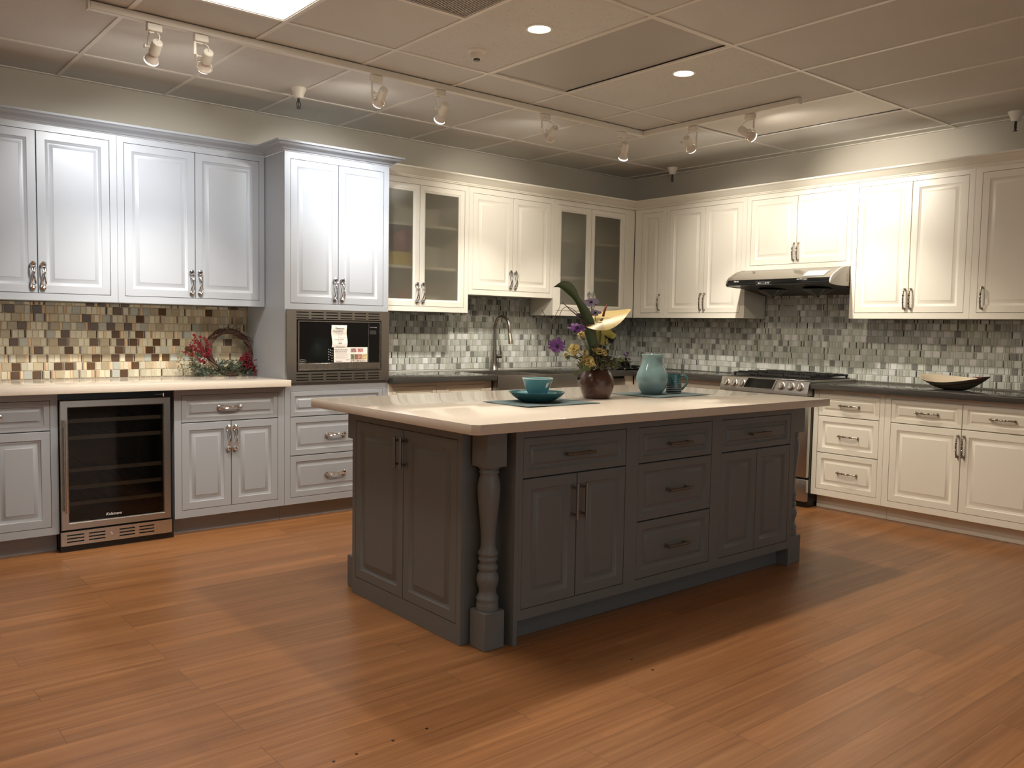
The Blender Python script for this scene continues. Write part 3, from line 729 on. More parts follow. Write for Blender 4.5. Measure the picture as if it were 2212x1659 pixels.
# ------------------------------------------------------------------ counters
g = G(); g.box(-5.86, -3.8605, -0.668, -0.0006, 0.874, 0.914, 0.002, 2); g.box(-3.8615, -3.8475, -0.668, -0.6005, 0.874, 0.914, 0.0015, 2)
tag(g.obj('countertop', M['quartz']), 'pale stone countertop over the grey base cabinets and wine cooler', 'countertop')
ZK = 0.908
g = G(); g.prism([(-3.097, -0.0006), (-3.097, -0.66), (-2.178, -0.66), (-2.178, -0.135), (-1.341, -0.135), (-1.341, -0.66), (-0.675, -0.66), (-0.675, -1.590), (-0.0006, -1.590), (-0.0006, -0.0006)], 0.868, ZK, 0.0015)
tag(g.obj('countertop', M['darkstone']), 'dark polished countertop around the corner and the sink', 'countertop')
g = G(); g.box(-0.675, -0.0006, -3.90, -2.358, 0.868, ZK-0.003, 0.0015, 2)
tag(g.obj('countertop', M['darkstone']), 'dark polished countertop under the long dish, beside the range', 'countertop')

# ------------------------------------------------------------------ mosaic splashbacks
def mosaic(name, label, side, rects, pal, grout, seed, zstart, pitch=0.0487):
    rnd = random.Random(seed); g = G(); lay = g.bm.loops.layers.float_color.new('tile')
    def quad(p, col):
        f = g.bm.faces.new([g.bm.verts.new(q) for q in p])
        for l in f.loops: l[lay] = col
    tot = sum(p[0] for p in pal)
    for (u0, u1, z0, z1) in rects:
        quad([(u0, -0.0035, z0), (u1, -0.0035, z0), (u1, -0.0035, z1), (u0, -0.0035, z1)], (*grout, 0.7))
        for a, b in (((u0, z0), (u0, z1)), ((u0, z1), (u1, z1)), ((u1, z1), (u1, z0))):
            quad([(a[0], -0.0035, a[1]), (b[0], -0.0035, b[1]), (b[0], -0.001, b[1]), (a[0], -0.001, a[1])], (*grout, 0.7))
    last = None
    nrow = 20
    for r in range(nrow):
        za = zstart+r*pitch; zb = za+pitch-0.0026
        for (u0, u1, z0, z1) in rects:
            if zb < z0+0.004 or za > z1-0.004: continue
            a_, b_ = max(za, z0+0.001), min(zb, z1-0.001)
            u = u0-rnd.random()*0.05
            last = None
            while u < u1:
                for _ in range(6):
                    k = rnd.random()*tot
                    for p in pal:
                        k -= p[0]
                        if k <= 0: break
                    if p[4] != last or p[4] == 'g': break
                last = p[4]
                wd = p[1]
                c0, c1 = max(u, u0+0.001), min(u+wd, u1-0.001)
                u += wd+0.0024
                if c1-c0 < 0.004: continue
                col = rnd.choice(p[2]); j = 1+rnd.uniform(-0.12, 0.12)
                col = (*(min(1, q*j) for q in col), p[3])
                i = min(0.0022, (c1-c0)*0.25); y0, y1 = -0.004, -0.0075
                t1, t2 = rnd.uniform(-0.0005, 0.0005), rnd.uniform(-0.0005, 0.0005)
                O = [(c0, y0, a_), (c1, y0, a_), (c1, y0, b_), (c0, y0, b_)]
                I = [(c0+i, y1+t1+t2, a_+i), (c1-i, y1-t1+t2, a_+i), (c1-i, y1-t1-t2, b_-i), (c0+i, y1+t1-t2, b_-i)]
                quad(I, col)
                for q in range(4): quad([O[q], O[(q+1) % 4], I[(q+1) % 4], I[q]], col)
    o = g.obj(name, M['mosaic'], recalc=False, sharp=0)
    if side == 'B': o.rotation_euler = (0, 0, -PI/2)
    return tag(o, label, 'splashback')
BROWN = [(0.085, 0.048, [(0.085, 0.048, 0.024), (0.10, 0.058, 0.030)], 0.12, 'b'), (0.13, 0.048, [(0.40, 0.335, 0.22), (0.36, 0.30, 0.20)], 0.16, 's'), (0.06, 0.044, [(0.36, 0.37, 0.33)], 0.4, 't'),
         (0.42, 0.029, [(0.52, 0.48, 0.36), (0.46, 0.43, 0.33), (0.56, 0.51, 0.38)], 0.08, 'g'), (0.18, 0.014, [(0.60, 0.44, 0.27), (0.52, 0.36, 0.22)], 0.45, 'n'), (0.14, 0.0085, [(0.06, 0.045, 0.035), (0.16, 0.13, 0.12)], 0.1, 'd')]
GREEN = [(0.045, 0.040, [(0.20, 0.205, 0.185), (0.23, 0.23, 0.21)], 0.3, 'b'), (0.14, 0.044, [(0.58, 0.60, 0.55), (0.52, 0.54, 0.49)], 0.14, 's'), (0.09, 0.046, [(0.68, 0.68, 0.66)], 0.35, 't'),
         (0.40, 0.0215, [(0.47, 0.49, 0.43), (0.43, 0.45, 0.39), (0.54, 0.56, 0.50)], 0.09, 'g'), (0.24, 0.0115, [(0.56, 0.55, 0.48), (0.44, 0.44, 0.38), (0.60, 0.60, 0.55)], 0.3, 'n'), (0.15, 0.0065, [(0.035, 0.035, 0.032), (0.15, 0.15, 0.13)], 0.12, 'd')]
mosaic('mosaic_splashback', 'beige and brown mosaic tile splashback behind the wreath', 'A', [(-5.86, -3.862, 0.9145, 1.3745)], BROWN, (0.58, 0.50, 0.36), 5, 0.9165)
mosaic('mosaic_splashback', 'grey-green mosaic tile splashback behind the sink faucet', 'A', [(-3.096, -2.201, 0.9085, 1.3745), (-2.201, -1.306, 0.9085, 1.5185), (-1.306, -0.010, 0.9085, 1.3745)], GREEN, (0.60, 0.60, 0.53), 11, 0.919)
mosaic('mosaic_splashback', 'grey-green mosaic tile splashback behind the gas range', 'B', [(0.010, 1.516, 0.9085, 1.3745), (1.516, 2.421, 0.9085, 1.60), (2.421, 3.90, 0.9085, 1.3745)], GREEN, (0.60, 0.60, 0.53), 23, 0.910)

# ------------------------------------------------------------------ lettering
def text(name, body, size, m, parent, loc, rot=(PI/2, 0, 0), shear=0.0, align='CENTER', ext=0.0003):
    cu = bpy.data.curves.new(name, 'FONT'); cu.body = body; cu.size = size; cu.shear = shear
    cu.align_x = align; cu.align_y = 'CENTER'; cu.extrude = ext; cu.resolution_u = 3
    o = bpy.data.objects.new(name+'_src', cu); C.objects.link(o)
    dg = bpy.context.evaluated_depsgraph_get()
    me = bpy.data.meshes.new_from_object(o.evaluated_get(dg)); me.name = name
    bpy.data.objects.remove(o); bpy.data.curves.remove(cu)
    me.materials.clear(); me.materials.append(m)
    r = link(name, me, parent, loc); r.rotation_euler = rot
    return r

# ------------------------------------------------------------------ wine cooler
t = thing('wine_cooler', 'undercounter wine cooler with a steel-framed dark glass door', 'wine cooler', (-4.856, 0, 0))
W0, W1 = -5.160+4.856, -4.553+4.856
g = G(); tk = 0.03
g.box(W0, W0+tk, -0.565, -0.03, 0.02, 0.868); g.box(W1-tk, W1, -0.565, -0.03, 0.02, 0.868)
g.box(W0+tk, W1-tk, -0.565, -0.03, 0.02, 0.115); g.box(W0+tk, W1-tk, -0.565, -0.03, 0.815, 0.868); g.box(W0+tk, W1-tk, -0.06, -0.03, 0.115, 0.815)
g.box(W0+0.03, W1-0.03, -0.52, -0.05, 0.001, 0.02)
g.obj('cabinet_body', M['black'], t)
D0, D1, DZ0, DZ1 = -5.157+4.856, -4.575+4.856, 0.122, 0.833
g = G(); fw_ = 0.042
def rectp(i, y): return [(D0+i, y, DZ0+i), (D1-i, y, DZ0+i), (D1-i, y, DZ1-i), (D0+i, y, DZ1-i)]
V = g.quads([rectp(0, -0.570), rectp(0, -0.611), rectp(0.003, -0.615), rectp(0.036, -0.615), rectp(0.041, -0.609), rectp(0.041, -0.570)], closed_u=True, closed_v=True, smooth=False)
dr = g.obj('door', M['steel'], t)
g = G(); g.box(D0+0.0415, D1-0.0415, -0.606, -0.600, DZ0+0.0415, DZ1-0.0415); part_label(g.obj('glass_pane', M['smoke'], dr), 'dark smoked glass')
g = G(); hx = D0+0.020
g.tube([(hx, -0.655, 0.225), (hx, -0.655, 0.728)], 0.0105, 14)
for zz in (0.26, 0.69): g.tube([(hx, -0.6155, zz), (hx, -0.65, zz)], 0.006, 10)
g.obj('handle', M['steelv'], dr)
M['coolershelf'] = plain('dull_beech_shelf', (0.42, 0.40, 0.33), 0.5, var=0.06, scale=20)
for zz in (0.715, 0.622, 0.443, 0.347, 0.256):
    g = G(); g.box(W0+0.05, W1-0.055, -0.560, -0.545, zz-0.012, zz+0.010, 0.002); g.obj('shelf', M['coolershelf'], t)
    g2 = G()
    for k in range(9):
        xx = W0+0.07+(W1-W0-0.14)*k/8; g2.tube([(xx, -0.5445, zz-0.004), (xx, -0.07, zz-0.004)], 0.0025, 6)
    g2.obj('shelf_rail', M['black'], t)
# grille with cut slots
sl = []
for a, b in ((-5.132, -5.045), (-5.022, -4.936), (-4.862, -4.778), (-4.755, -4.672)):
    for zz in (0.0935, 0.0755, 0.0575): sl.append((a+4.856, b+4.856, zz-0.0035, zz+0.0035))
gr = frame_mesh(-5.1605+4.856, -4.573+4.856, 0.037, 0.114, sl, -0.615, 0.02).obj('grille', M['steelv'], t)
for k in range(4):
    g = G()
    for a, b, c, d in sl[k*3:k*3+3]: g.box(a, b, -0.6165, -0.602, c-0.0055, c-0.0005)
    g.obj('louvre', M['steelv'], gr)
g = G(); g.lathe([(0.0, 0.0), (0.009, 0.0), (0.009, 0.004), (0.004, 0.005), (0.0, 0.0035)], (-4.902+4.856, -0.6152, 0.077), 16, Matrix.Rotation(PI/2, 3, 'X')); g.obj('lock', M['chrome'], gr)
g = G(); g.box(W0+0.002, W1-0.002, -0.594, -0.58, 0.001, 0.115); g.obj('kick_plate', M['black'], t)
g = G(); g.box(W0+0.50, W0+0.55, -0.600, -0.57, 0.845, 0.852); g.tube([(W0+0.548, -0.602, 0.835), (W0+0.548, -0.602, 0.856)], 0.005, 8); g.obj('hinge', M['chrome'], t)
text('lettering', 'Kalamera', 0.022, M['whitemark'], dr, (-4.89+4.856, -0.6075, 0.187), shear=0.35)

# ------------------------------------------------------------------ microwave with trim kit
t = thing('microwave_oven', 'built-in steel microwave with slotted trim and black glass front', 'microwave', (-3.48, -0.6, 0.896))
def X(x): return x+3.48
Z0 = 0.896
Y0 = -0.6
sl = []
for k in range(6):
    a = -3.790+k*0.1045
    for zz in (1.343, 1.325, 1.307): sl.append((X(a), X(a+0.086), zz-0.003-Z0, zz+0.003-Z0))
    for zz in (0.944, 0.926, 0.908): sl.append((X(a), X(a+0.086), zz-0.003-Z0, zz+0.003-Z0))
opening = (X(-3.788), X(-3.166), 0.9615-Z0, 1.2975-Z0)
fr = frame_mesh(X(-3.855), X(-3.104), 0.894-Z0, 1.361-Z0, sl+[opening], -0.018, 0.017).obj('trim_frame', M['steel'], t)
g = G(); g.box(X(-3.83), X(-3.13), 0.0, 0.004, 0.899-Z0+0.005, 1.350-Z0); g.obj('slot_backing', M['black'], t)
g = G(); g.box(X(-3.775), X(-3.178), 0.006, 0.40, 0.975-Z0, 1.285-Z0); g.obj('oven_body', M['black'], t)
a, b, c, d = X(-3.778), X(-3.171), 0.9665-Z0, 1.2915-Z0
g = G()
def rc(i, y): return [(a+i, y, c+i), (b-i, y, c+i), (b-i, y, d-i), (a+i, y, d-i)]
g.quads([rc(0, -0.001), rc(0, -0.016), rc(0.002, -0.019), rc(0.008, -0.019), rc(0.0095, -0.014), rc(0.0095, -0.001)], closed_u=True, closed_v=True, smooth=False)
g.obj('bezel', M['steelv'], t)
g = G(); g.box(a+0.010, b-0.010, -0.016, -0.001, 1.0165-Z0, d-0.010); gl = g.obj('glass_front', M['blackgloss'], t)
g = G(); g.box(a+0.010, b-0.010, -0.017, -0.001, c+0.010, 1.0155-Z0, 0.001); st = g.obj('lower_band', M['steelv'], t)
text('lettering', 'Panasonic', 0.012, M['ink'], st, (X(-3.475), -0.0173, 0.995-Z0))
text('lettering', 'Inverter', 0.010, M['inkgrey'], gl, (X(-3.748), -0.0163, 1.030-Z0))
g = G(); g.tube([(X(-3.748)+0.026*math.cos(2*PI*k/24), -0.0163, 1.030-Z0+0.011*math.sin(2*PI*k/24)) for k in range(24)], 0.0006, 5, closed=True); g.obj('logo_oval', M['inkgrey'], gl)
g = G(); g.box(X(-3.263), X(-3.2625), -0.0165, -0.0161, 1.018-Z0, 1.279-Z0); g.obj('panel_seam', M['inkgrey'], gl)
g = G(); g.box(X(-3.255), X(-3.206), -0.0164, -0.0160, 1.205-Z0, 1.232-Z0); g.obj('display', M['darkplastic'], gl)
text('lettering', 'Genius Prestige', 0.0085, M['inkgrey'], gl, (X(-3.228), -0.0163, 1.253-Z0))
g = G()
for i in range(3):
    for j in range(5):
        if (i, j) in ((1, 3), (1, 4)): continue
        zz = 1.105-j*0.0165-i*0.004; xx = -3.560+i*0.0115
        g.box(X(xx-0.0018), X(xx+0.0018), -0.0164, -0.0160, zz-0.0028-Z0, zz+0.0028-Z0)
g.obj('keypad_print', M['whitemark'], gl)
# price tag and leaflet hang on the glass
tg = thing('price_tag', 'white paper price tag hanging on the microwave glass', 'price tag', (X(-3.487)-3.48, -0.619, 1.119))
g = G(); rows = []
for k in range(9):
    z = 0.145*k/8; yy = -0.003-0.003*math.sin(k*1.1); xo = 0.0035*math.sin(k*0.75)
    rows.append([(-0.056+xo, yy, z), (0.0, yy-0.001, z), (0.056+xo, yy, z)])
g.quads(rows); ob = g.obj('paper', M['paper'], tg)
for bd, sz, zz, xx in (('Panasonic', 0.017, 0.124, 0.002), ('Model: NN-SD', 0.012, 0.107, -0.012), ('Stainless microwave', 0.009, 0.095, 0.008), ('2.2 cu ft', 0.008, 0.082, 0.004), ('Reg price $509.95', 0.008, 0.066, 0.018), ('Trim Kit Model', 0.011, 0.051, -0.006), ('27 inch', 0.008, 0.040, 0.0), ('$209', 0.012, 0.026, 0.004), ('while supplies last', 0.009, 0.008, 0.004)):
    text('lettering', bd, sz, M['inkgrey'] if sz < 0.01 else M['ink'], ob, (xx, -0.0078, zz), shear=0.1)
lf = thing('leaflet', 'printed leaflet with food pictures stuck low on the microwave glass', 'leaflet', (-3.402, -0.6185, 1.019))
g = G(); g.box(-0.124, 0.127, -0.002, -0.0008, 0.0, 0.100); ob = g.obj('paper', M['paper'], lf)
ye = -0.0023
for bd, sz, zz, xx, mm in (('MICROWAVING', 0.0135, 0.083, -0.070, 'ink'), ('HAS EVOLVED', 0.0135, 0.070, -0.072, 'ink'), ('Cook. Reheat. Defrost. Better.', 0.0065, 0.059, -0.070, 'inkgrey'), ('Panasonic', 0.0115, 0.008, -0.087, 'ink'), ('Inverter', 0.0085, 0.017, -0.020, 'ink')):
    text('lettering', bd, sz, M[mm], ob, (xx, ye, zz))
g = G()
for zz in (0.050, 0.045, 0.040, 0.031, 0.026): g.box(-0.112, -0.018-(0.02 if zz in (0.040, 0.026) else 0), ye, ye+0.0002, zz, zz+0.002)
g.obj('body_copy', M['plasticgrey'], ob)
pics = [('photo', (0.0, 0.027, 0.018, 0.055), (0.09, 0.14, 0.05)), ('photo', (0.029, 0.058, 0.018, 0.055), (0.22, 0.07, 0.04)), ('photo', (0.060, 0.089, 0.018, 0.055), (0.34, 0.15, 0.08)), ('photo', (0.091, 0.122, 0.018, 0.055), (0.52, 0.38, 0.14)),
        ('photo', (0.0, 0.042, 0.067, 0.092), (0.30, 0.14, 0.13)), ('photo', (0.052, 0.094, 0.067, 0.092), (0.42, 0.16, 0.14)), ('photo', (-0.001, 0.122, 0.0, 0.016), (0.42, 0.38, 0.34))]
for k, (nm, (a_, b_, c_, d_), col) in enumerate(pics):
    nd = N('food_photo_%d' % k); bs = nd.bsdf(col, 0.6); tc = nd.n('TexCoord'); nz = nd.n('TexNoise'); nz.inputs['Scale'].default_value = 110; nz.inputs['Distortion'].default_value = 2; nd.l(tc.outputs['Object'], nz.inputs[0])
    rp = nd.n('ValToRGB'); rp.color_ramp.elements[0].position = 0.35; rp.color_ramp.elements[0].color = (*(v*0.25 for v in col), 1); rp.color_ramp.elements[1].position = 0.68; rp.color_ramp.elements[1].color = (*(min(1, v*1.9+0.12) for v in col), 1)
    nd.l(nz.outputs[0], rp.inputs[0]); nd.l(rp.outputs[0], bs.inputs['Base Color'])
    g = G(); g.box(a_, b_, ye, ye+0.0002, c_, d_); g.obj('picture', nd.m, ob)

# ------------------------------------------------------------------ sink, faucet, dishwasher
t = thing('apron_sink', 'steel apron-front kitchen sink set in the dark counter', 'sink', (-1.760, -0.4, 0.66))
sx0, sx1 = -2.176+1.76, -1.344+1.76; zt = 0.903-0.66
g = G()
g.box(sx0, sx1, -0.268, -0.250, 0.0, zt, 0.004, 2)             # apron
g.box(sx0, sx0+0.016, -0.249, 0.262, 0.0, zt); g.box(sx1-0.016, sx1, -0.249, 0.262, 0.0, zt)
g.box(sx0+0.016, sx1-0.016, 0.246, 0.262, 0.0, zt); g.box(sx0+0.016, sx1-0.016, -0.249, 0.246, 0.0, 0.012)
g.obj('basin', M['sinksteel'], t)
g = G(); dx = -1.53+1.76; g.box(dx-0.010, dx+0.010, -0.249, 0.245, 0.0125, zt-0.012, 0.004, 2); g.obj('divider', M['sinksteel'], t)
for xx in ((sx0+dx)/2, (sx1+dx)/2):
    g = G(); g.lathe([(0.0, 0.0), (0.045, 0.0), (0.045, 0.003), (0.0, 0.002)], (xx, 0.02, 0.0125), 20); g.obj('drain', M['chrome'], t)
t = thing('kitchen_faucet', 'tall arched brushed nickel faucet standing behind the sink', 'faucet', (-1.736, -0.066, ZK+0.0005))
g = G(); g.lathe([(0.034, 0.0), (0.034, 0.004), (0.030, 0.010), (0.026, 0.06), (0.0195, 0.11), (0.0165, 0.19), (0.0145, 0.30)], seg=24); g.obj('body', M['faucet'], t)
arc = [(0, 0, 0.29), (0, 0, 0.34)]+[(0, -0.095+0.095*math.cos(a), 0.352+0.095*math.sin(a)) for a in [PI*k/14 for k in range(1, 14)]]+[(0, -0.192, 0.335), (0, -0.196, 0.31)]
g = G(); g.tube(arc, 0.0135, 14); g.obj('spout', M['faucet'], t)
g = G(); g.tube([(0, -0.1965, 0.309), (0, -0.198, 0.30), (0, -0.208, 0.245), (0, -0.211, 0.225)], [0.0145, 0.0155, 0.0195, 0.0205], 16); part_label(g.obj('spray_head', M['faucet'], t), 'pull-down spray head')
g = G(); g.tube([(0.015, 0, 0.115), (0.07, 0, 0.115)], 0.0165, 14); g.tube([(0.062, 0, 0.128), (0.058, -0.002, 0.19), (0.056, -0.003, 0.205)], [0.007, 0.006, 0.0055], 10); g.obj('lever_handle', M['faucet'], t)

t = thing('dishwasher', 'steel dishwasher with a black control strip, beside the sink', 'dishwasher', (-1.035, 0, 0))
g = G(); g.box(-0.303, 0.303, -0.56, -0.03, 0.10, 0.864); g.obj('tub', M['black'], t)
g = G(); g.box(-0.302, 0.302, -0.63, -0.562, 0.105, 0.848, 0.004, 2); g.obj('door', M['steel'], t)
g = G(); g.box(-0.302, 0.302, -0.622, -0.562, 0.850, 0.8655, 0.002); g.box(-0.15, 0.15, -0.6225, -0.62, 0.852, 0.864); g.obj('control_strip', M['blackgloss'], t)
g = G(); g.box(-0.302, 0.302, -0.53, -0.05, 0.001, 0.099); g.obj('kick_plate', M['black'], t)

# ------------------------------------------------------------------ gas range (front faces -x): local x = -(y), local -y = -x
t = thing('gas_range', 'steel slide-in gas range with black grates and six knobs', 'range', (0, -1.974, 0), -PI/2)
rw = 0.378
g = G(); g.box(-rw, rw, -0.635, -0.03, 0.04, 0.905); g.obj('body', M['black'], t)
g = G(); g.box(-rw-0.003, rw+0.003, -0.655, -0.02, 0.9095, 0.924, 0.003); g.box(-rw, rw, -0.640, -0.03, 0.9055, 0.909); g.obj('cooktop', M['steel'], t)
g = G(); g.box(-rw+0.03, rw-0.03, -0.60, -0.06, 0.9245, 0.928); g.obj('burner_deck', M['iron'], t)
g = G()
g.prism([(-0.636, 0.815), (-0.700, 0.815), (-0.700, 0.835), (-0.672, 0.915), (-0.660, 0.922), (-0.6565, 0.922), (-0.6565, 0.9085), (-0.636, 0.9085)], -rw, rw, 0.0, 'x')
cp = g.obj('control_panel', M['steel'], t)
nrm = Vector((0, -0.944, 0.330)); tz = Vector((0, 0.330, 0.944))
def onpanel(u, z):   # point on the slanted front
    s = (z-0.835)/0.08; return Vector((u, -0.700+0.028*s, z))
for y in (-1.645, -1.717, -1.790, -2.130, -2.210, -2.283):
    u = -(y+1.974); p = onpanel(u, 0.873)
    ex = Vector((1, 0, 0)); Mx = Matrix((ex, nrm.cross(ex), nrm)).transposed()
    g = G(); g.lathe([(0.031, 0.0005), (0.031, 0.004), (0.027, 0.006), (0.026, 0.018), (0.024, 0.024), (0.0, 0.024)], p, 24, Mx); kb = g.obj('knob', M['steelv'], t)
    g = G(); g.lathe([(0.0275, 0.0062), (0.0278, 0.010), (0.0268, 0.010), (0.0265, 0.0062)], p, 24, Mx, False); g.obj('knob_ring', M['bronze'], kb)
    g = G(); q = p+nrm*0.0245; g.tube([q-tz*0.018, q+tz*0.018], 0.006, 8, flat=(1.0, 0.7)); g.obj('grip', M['steelv'], kb)
# slanted display, wider at its foot
pa = [(-2.090, 0.916), (-1.836, 0.916), (-1.806, 0.842), (-2.070, 0.842)]
P4 = [onpanel(-(y+1.974), z) for y, z in pa]
g = G(); g.quads([[p+nrm*0.0005 for p in P4], [p+nrm*0.010+tz*(0.0 if i < 2 else 0.0) for i, p in enumerate(P4)]], closed_u=True, smooth=False); cen = sum(P4, Vector())/4
g.face([p+nrm*0.010 for p in P4]); dsp = g.obj('display_housing', M['steelv'], t)
g = G(); g.face([cen+(p-cen)*0.93+nrm*0.0112 for p in P4]); g.obj('display', M['blackgloss'], dsp, recalc=False)
g = G(); g.box(-rw, rw, -0.672, -0.637, 0.222, 0.806, 0.004, 2); od = g.obj('oven_door', M['steel'], t)
g = G(); g.box(-rw+0.075, rw-0.075, -0.6745, -0.6725, 0.285, 0.64, 0.001); g.obj('window', M['blackgloss'], od)
g = G(); g.tube([(-rw+0.03, -0.725, 0.765), (rw-0.03, -0.725, 0.765)], 0.011, 12)
for a in (-1, 1): g.tube([(a*(rw-0.05), -0.6725, 0.765), (a*(rw-0.05), -0.72, 0.765)], 0.008, 10)
g.obj('handle', M['steelv'], od)
g = G(); g.box(-rw, rw, -0.668, -0.637, 0.045, 0.208, 0.004, 2); g.box(-rw+0.06, rw-0.06, -0.671, -0.6685, 0.165, 0.19, 0.001); g.obj('warming_drawer', M['steel'], t)
g = G(); g.box(-rw+0.01, rw-0.01, -0.63, -0.05, 0.001, 0.039); g.obj('kick_plate', M['black'], t)
for k in range(3):
    c0 = -0.333+k*0.224; c1 = c0+0.218
    g = G(); zt_ = 0.955
    for yy in (-0.585, -0.33, -0.075): g.box(c0, c1, yy-0.006, yy+0.006, zt_-0.014, zt_)
    for xx in (c0, c1-0.012): g.box(xx, xx+0.012, -0.585, -0.075, zt_-0.014, zt_)
    for j in range(1, 5):
        xx = c0+(c1-c0)*j/5; g.box(xx-0.004, xx+0.004, -0.585, -0.075, zt_-0.010, zt_+0.004)
    for j in range(1, 8):
        yy = -0.585+0.51*j/8; g.box(c0+(0.0 if j % 2 else 0.05), c1-(0.0 if j % 2 else 0.05), yy-0.0035, yy+0.0035, zt_-0.012, zt_+0.006)
    for xx in (c0+0.006, c1-0.006):
        for yy in (-0.58, -0.08): g.box(xx-0.006, xx+0.006, yy-0.006, yy+0.006, 0.9285, zt_-0.013)
    g.obj('grate', M['iron'], t)
for xx, yy in ((-0.22, -0.46), (-0.22, -0.2), (0.0, -0.33), (0.22, -0.46), (0.22, -0.2)):
    g = G(); g.lathe([(0.0, 0.928), (0.045, 0.9281), (0.043, 0.934), (0.030, 0.936), (0.028, 0.939), (0.0, 0.9395)], (xx, yy, 0.0004), 24); g.obj('burner', M['iron'], t)

# ------------------------------------------------------------------ range hood
t = thing('range_hood', 'under-cabinet range hood with curved steel top and black front strip', 'range hood', (0, -1.9685, 1.56), -PI/2)
hw = 0.449
def hz(z): return z-1.56
top = [(-0.548, 1.668), (-0.528, 1.682), (-0.49, 1.704), (-0.44, 1.727), (-0.38, 1.746), (-0.33, 1.7535), (-0.29, 1.7555), (-0.02, 1.7555)]
g = G(); g.prism([(y, hz(z)) for y, z in top]+[(-0.02, hz(1.64)), (-0.53, hz(1.64)), (-0.548, hz(1.655))], -hw+0.012, hw-0.012, 0, 'x'); sh = g.obj('shell', M['steel'], t)
g = G(); g.prism([(-0.5515, hz(1.6675)), (-0.562, hz(1.650)), (-0.566, hz(1.638)), (-0.562, hz(1.626)), (-0.550, hz(1.622)), (-0.5, hz(1.622)), (-0.5, hz(1.6385)), (-0.5495, hz(1.654))], -hw+0.004, hw-0.012, 0, 'x'); bs = g.obj('front_strip', M['blackgloss'], t)
cap_p = [(-0.566, hz(1.640)), (-0.560, hz(1.660)), (-0.530, hz(1.690)), (-0.44, hz(1.735)), (-0.36, hz(1.7555)), (-0.306, hz(1.7555)), (-0.306, hz(1.612)), (-0.45, hz(1.612)), (-0.548, hz(1.618)), (-0.562, hz(1.626))]
g = G(); g.prism(cap_p, hw-0.011, hw, 0.001, 'x'); ec = part_label(g.obj('end_cap', M['plasticgrey'], t), 'pale grey plastic end cap')
g = G()
for zz in (1.645, 1.66, 1.675, 1.69): g.box(hw+0.0002, hw+0.0025, -0.345, -0.325, hz(zz), hz(zz+0.008))
g.obj('clip', M['plasticgrey'], ec)
g = G(); g.prism(cap_p, -hw, -hw+0.011, 0.001, 'x'); g.obj('end_cap', M['steel'], t)
g = G(); g.prism([(-0.49, hz(1.6215)), (-0.30, hz(1.60)), (-0.06, hz(1.563)), (-0.02, hz(1.563)), (-0.02, hz(1.6395)), (-0.49, hz(1.6395))], -hw+0.014, hw-0.014, 0, 'x'); un = g.obj('underside', M['darkplastic'], t)
for xx in (-0.19, 0.20):
    g = G(); pts = [(0.115, 0.0), (0.03, -0.045), (0.012, -0.050), (0.0, -0.050)]
    g.lathe(pts, (xx, -0.30, hz(1.597)), 24); g.lathe([(0.0, -0.062), (0.009, -0.062), (0.009, -0.0505), (0.0, -0.0505)], (xx, -0.30, hz(1.597)), 12)
    g.obj('oil_funnel', M['darkplastic'], t)
    g = G()
    for k in range(6):
        a = 2*PI*k/6+0.4
        g.tube([(xx+0.115*math.cos(a), -0.30+0.115*math.sin(a), hz(1.596)), (xx+0.03*math.cos(a), -0.30+0.03*math.sin(a), hz(1.551))], 0.0016, 5)
    g.obj('funnel_guard', M['steelv'], t)
# front strip print lies on the slanted black face
ang = math.atan2(0.0175, 0.0105)
sl_rot = (PI/2-math.atan2(0.0105, 0.0175), 0, 0)
def fs(u, s): return (u, -0.5516-0.0105*(1-s)-0.0008, hz(1.650+0.0175*s))
text('lettering', 'AUTO clean', 0.0165, M['whitemark'], bs, fs(0.215, 0.5), sl_rot, shear=0.35)
text('lettering', 'Pacific', 0.018, M['whitemark'], bs, fs(-0.355, 0.35), sl_rot, shear=0.35)
g = G(); yq = -0.5668
for k, (xx, wd, hh) in enumerate(((-0.147, 0.006, 0.010), (-0.133, 0.005, 0.010), (-0.108, 0.034, 0.002), (-0.082, 0.005, 0.010), (-0.069, 0.005, 0.010), (-0.056, 0.005, 0.010))):
    g.box(xx-wd/2, xx+wd/2, yq-0.0003, yq+0.0012, hz(1.6385)-hh/2, hz(1.6385)+hh/2)
g.obj('control_marks', M['whitemark'], bs)
g = G()
q = [(-0.168, 1.627), (-0.038, 1.627), (-0.035, 1.6485), (-0.171, 1.6485)]
g.tube([(u, yq, hz(z)) for u, z in q], 0.0006, 5, closed=True); g.obj('control_outline', M['inkgrey'], bs)
g = G(); g.box(-0.307, -0.285, -0.425, -0.410, hz(1.7402), hz(1.7412)); g.obj('slot', M['black'], sh)
# papers
o = G(); pth = Vector((0, -0.528, 1.682)); pt2 = Vector((0, -0.44, 1.727)); nn = Vector((0, -0.455, 0.89))
lab = thing('paper_label', 'small white paper label lying on the range hood top', 'label', (0, -1.9685, 1.56), -PI/2)
o.quads([[(0.205, -0.530, hz(1.6835)), (0.375, -0.530, hz(1.6835))], [(0.205, -0.490, hz(1.7070)), (0.375, -0.490, hz(1.7070))], [(0.205, -0.455, hz(1.7240)), (0.375, -0.455, hz(1.7240))]]); o.obj('paper', M['paper'], lab)
lab = thing('paper_label', 'printed grey sticker on the tiles under the range hood', 'label', (-0.0095, -1.74, 1.402), -PI/2)
M['sticker'] = plain('clear_grey_sticker', (0.46, 0.46, 0.42), 0.35, var=0.08, scale=30)
g = G(); g.box(-0.073, 0.073, -0.0008, -0.0001, 0, 0.135); ob = g.obj('sticker', M['sticker'], lab)
text('lettering', 'SUPER SUCTION', 0.013, M['ink'], ob, (0.0, -0.0011, 0.082)); text('lettering', 'RANGE HOOD', 0.009, M['inkgrey'], ob, (0.01, -0.0011, 0.068))
g = G()
